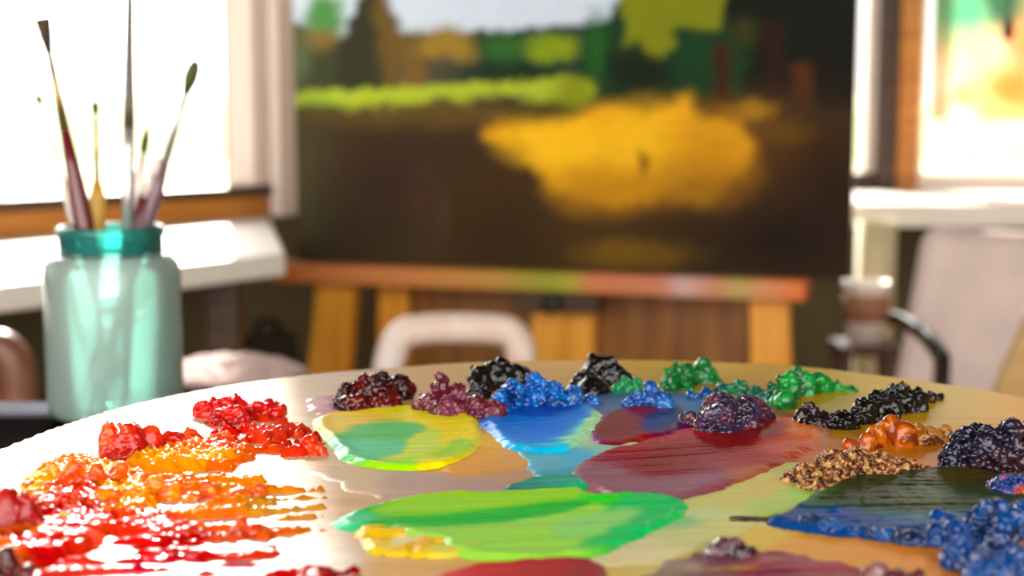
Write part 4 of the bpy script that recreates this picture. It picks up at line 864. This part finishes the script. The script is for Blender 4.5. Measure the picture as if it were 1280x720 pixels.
# teal chest and dark case against the left wall
m_teal = plain('dark_teal_paint', (22, 74, 66), .6, var=.15, scale=12)
ch = thing('storage_chest', 'dark teal storage chest under the left window, behind the jar', 'chest'); in_left(ch)
obj('chest_body', bx(sL(1.85), sL(2.30), -.42, -.18, .0, .50), m_teal, ch, bevel=.008)
obj('chest_lid', bx(sL(1.84), sL(2.31), -.43, -.17, .502, .56), m_teal, ch, bevel=.01)
m_case = plain('dark_brown_leatherette', (44, 32, 22), .6, var=.1, scale=60)
pc = thing('portfolio_case', 'dark brown portfolio case leaning on the wall right of the teal chest', 'case'); in_left(pc)
obj('case_body', hexa([(sL(2.86), -.14, 0), (sL(2.98), -.14, 0), (sL(2.98), -.10, 0), (sL(2.86), -.10, 0), (sL(2.86), -.05, .56), (sL(2.98), -.05, .56), (sL(2.98), -.01, .56), (sL(2.86), -.01, .56)]), m_case, pc, bevel=.006)
obj('handle', tube(curve_pts([(sL(2.89), -.03, .555), (sL(2.90), -.03, .585), (sL(2.94), -.03, .585), (sL(2.95), -.03, .555)], 5), .006, 10), m_blk, pc, smooth=True)
# leaning wooden batten at the right edge
tp = P(1288, 440, 1.712); b_ = P(1262, 500, 1.706); dr = (tp-b_).normalized()
k = b_.z/dr.z; base = b_-dr*k
o = obj('wooden_batten', bar((0, 0, 0), tp+dr*.04-base, .045, .016), m_tan, bevel=.002); o.location = base
tag(o, 'pale wooden batten leaning on the armchair at the right edge beyond the palette', 'batten')
# translucent watercolour sheet hanging in window 3, with black clip
xs = np.linspace(P(1165, 100, 3.5).x, P(1400, 100, 3.5).x, 60); zs = np.linspace(P(1200, 150, 3.5).z, 1.62, 80); X, Zc = np.meshgrid(xs, zs)
dd = 3.5*math.cos(TH)-(Zc-CZ)*math.sin(TH); PU = 640+F*X/dd; PV = 360-F*(3.5*math.sin(TH)+(Zc-CZ)*math.cos(TH))/dd
wc = .8*idw(PU+30*(fbm(PU*.05, PV*.05, 70)-.5), PV, [(1170, 100, (250, 236, 220)), (1210, 15, (150, 200, 176)), (1215, 45, (190, 214, 186)), (1200, 80, (246, 226, 200)), (1210, 120, (244, 206, 166)), (1260, 110, (236, 170, 120)), (1270, 60, (238, 180, 150)), (1240, 140, (244, 200, 160)), (1240, 60, (244, 214, 190)), (1250, 10, (120, 150, 130)), (1300, 60, (236, 170, 120)), (1200, 148, (250, 236, 220))], 3, 1)**2.1
m_ws = bpy.data.materials.new('watercolour_paper'); m_ws.use_nodes = True; nt = m_ws.node_tree; nt.nodes.remove(nt.nodes['Principled BSDF'])
at = nt.nodes.new('ShaderNodeAttribute'); at.attribute_name = 'Col'; tl = nt.nodes.new('ShaderNodeBsdfTranslucent'); df = nt.nodes.new('ShaderNodeBsdfDiffuse'); mx = nt.nodes.new('ShaderNodeMixShader'); mx.inputs[0].default_value = .35
nt.links.new(at.outputs[0], tl.inputs[0]); nt.links.new(at.outputs[0], df.inputs[0]); nt.links.new(tl.outputs[0], mx.inputs[1]); nt.links.new(df.outputs[0], mx.inputs[2]); nt.links.new(mx.outputs[0], nt.nodes['Material Output'].inputs[0])
me = grid_mesh('watercolour_sheet', X, 3.5+.004*np.sin(X*9)+0*Zc, Zc, np.ones(X.shape, bool), wc, m_ws)
o = link('watercolour_sheet', me); tag(o, 'peach and green watercolour sheet hanging in front of the right window', 'picture')
# string and pegs carrying the sheet
p = P(1262, 0, 3.46)
cp = thing('hanging_cord', 'dark cord with a black toggle hanging in front of the watercolour sheet', 'cord', (p.x, 3.46, 0))
obj('cord', tube([(0, 0, P(1262, 30, 3.46).z), (0.002, 0, 1.6), (0, 0, 2.15)], .004, 8), m_blk, cp, smooth=True)
zt_ = P(1262, 24, 3.46).z; zb_ = P(1262, 50, 3.46).z
obj('toggle', lathe([(.004, zb_-.002), (.013, zb_), (.014, (zt_+zb_)/2), (.008, zt_), (.003, zt_+.006)], 20), m_blk, cp, smooth=True)
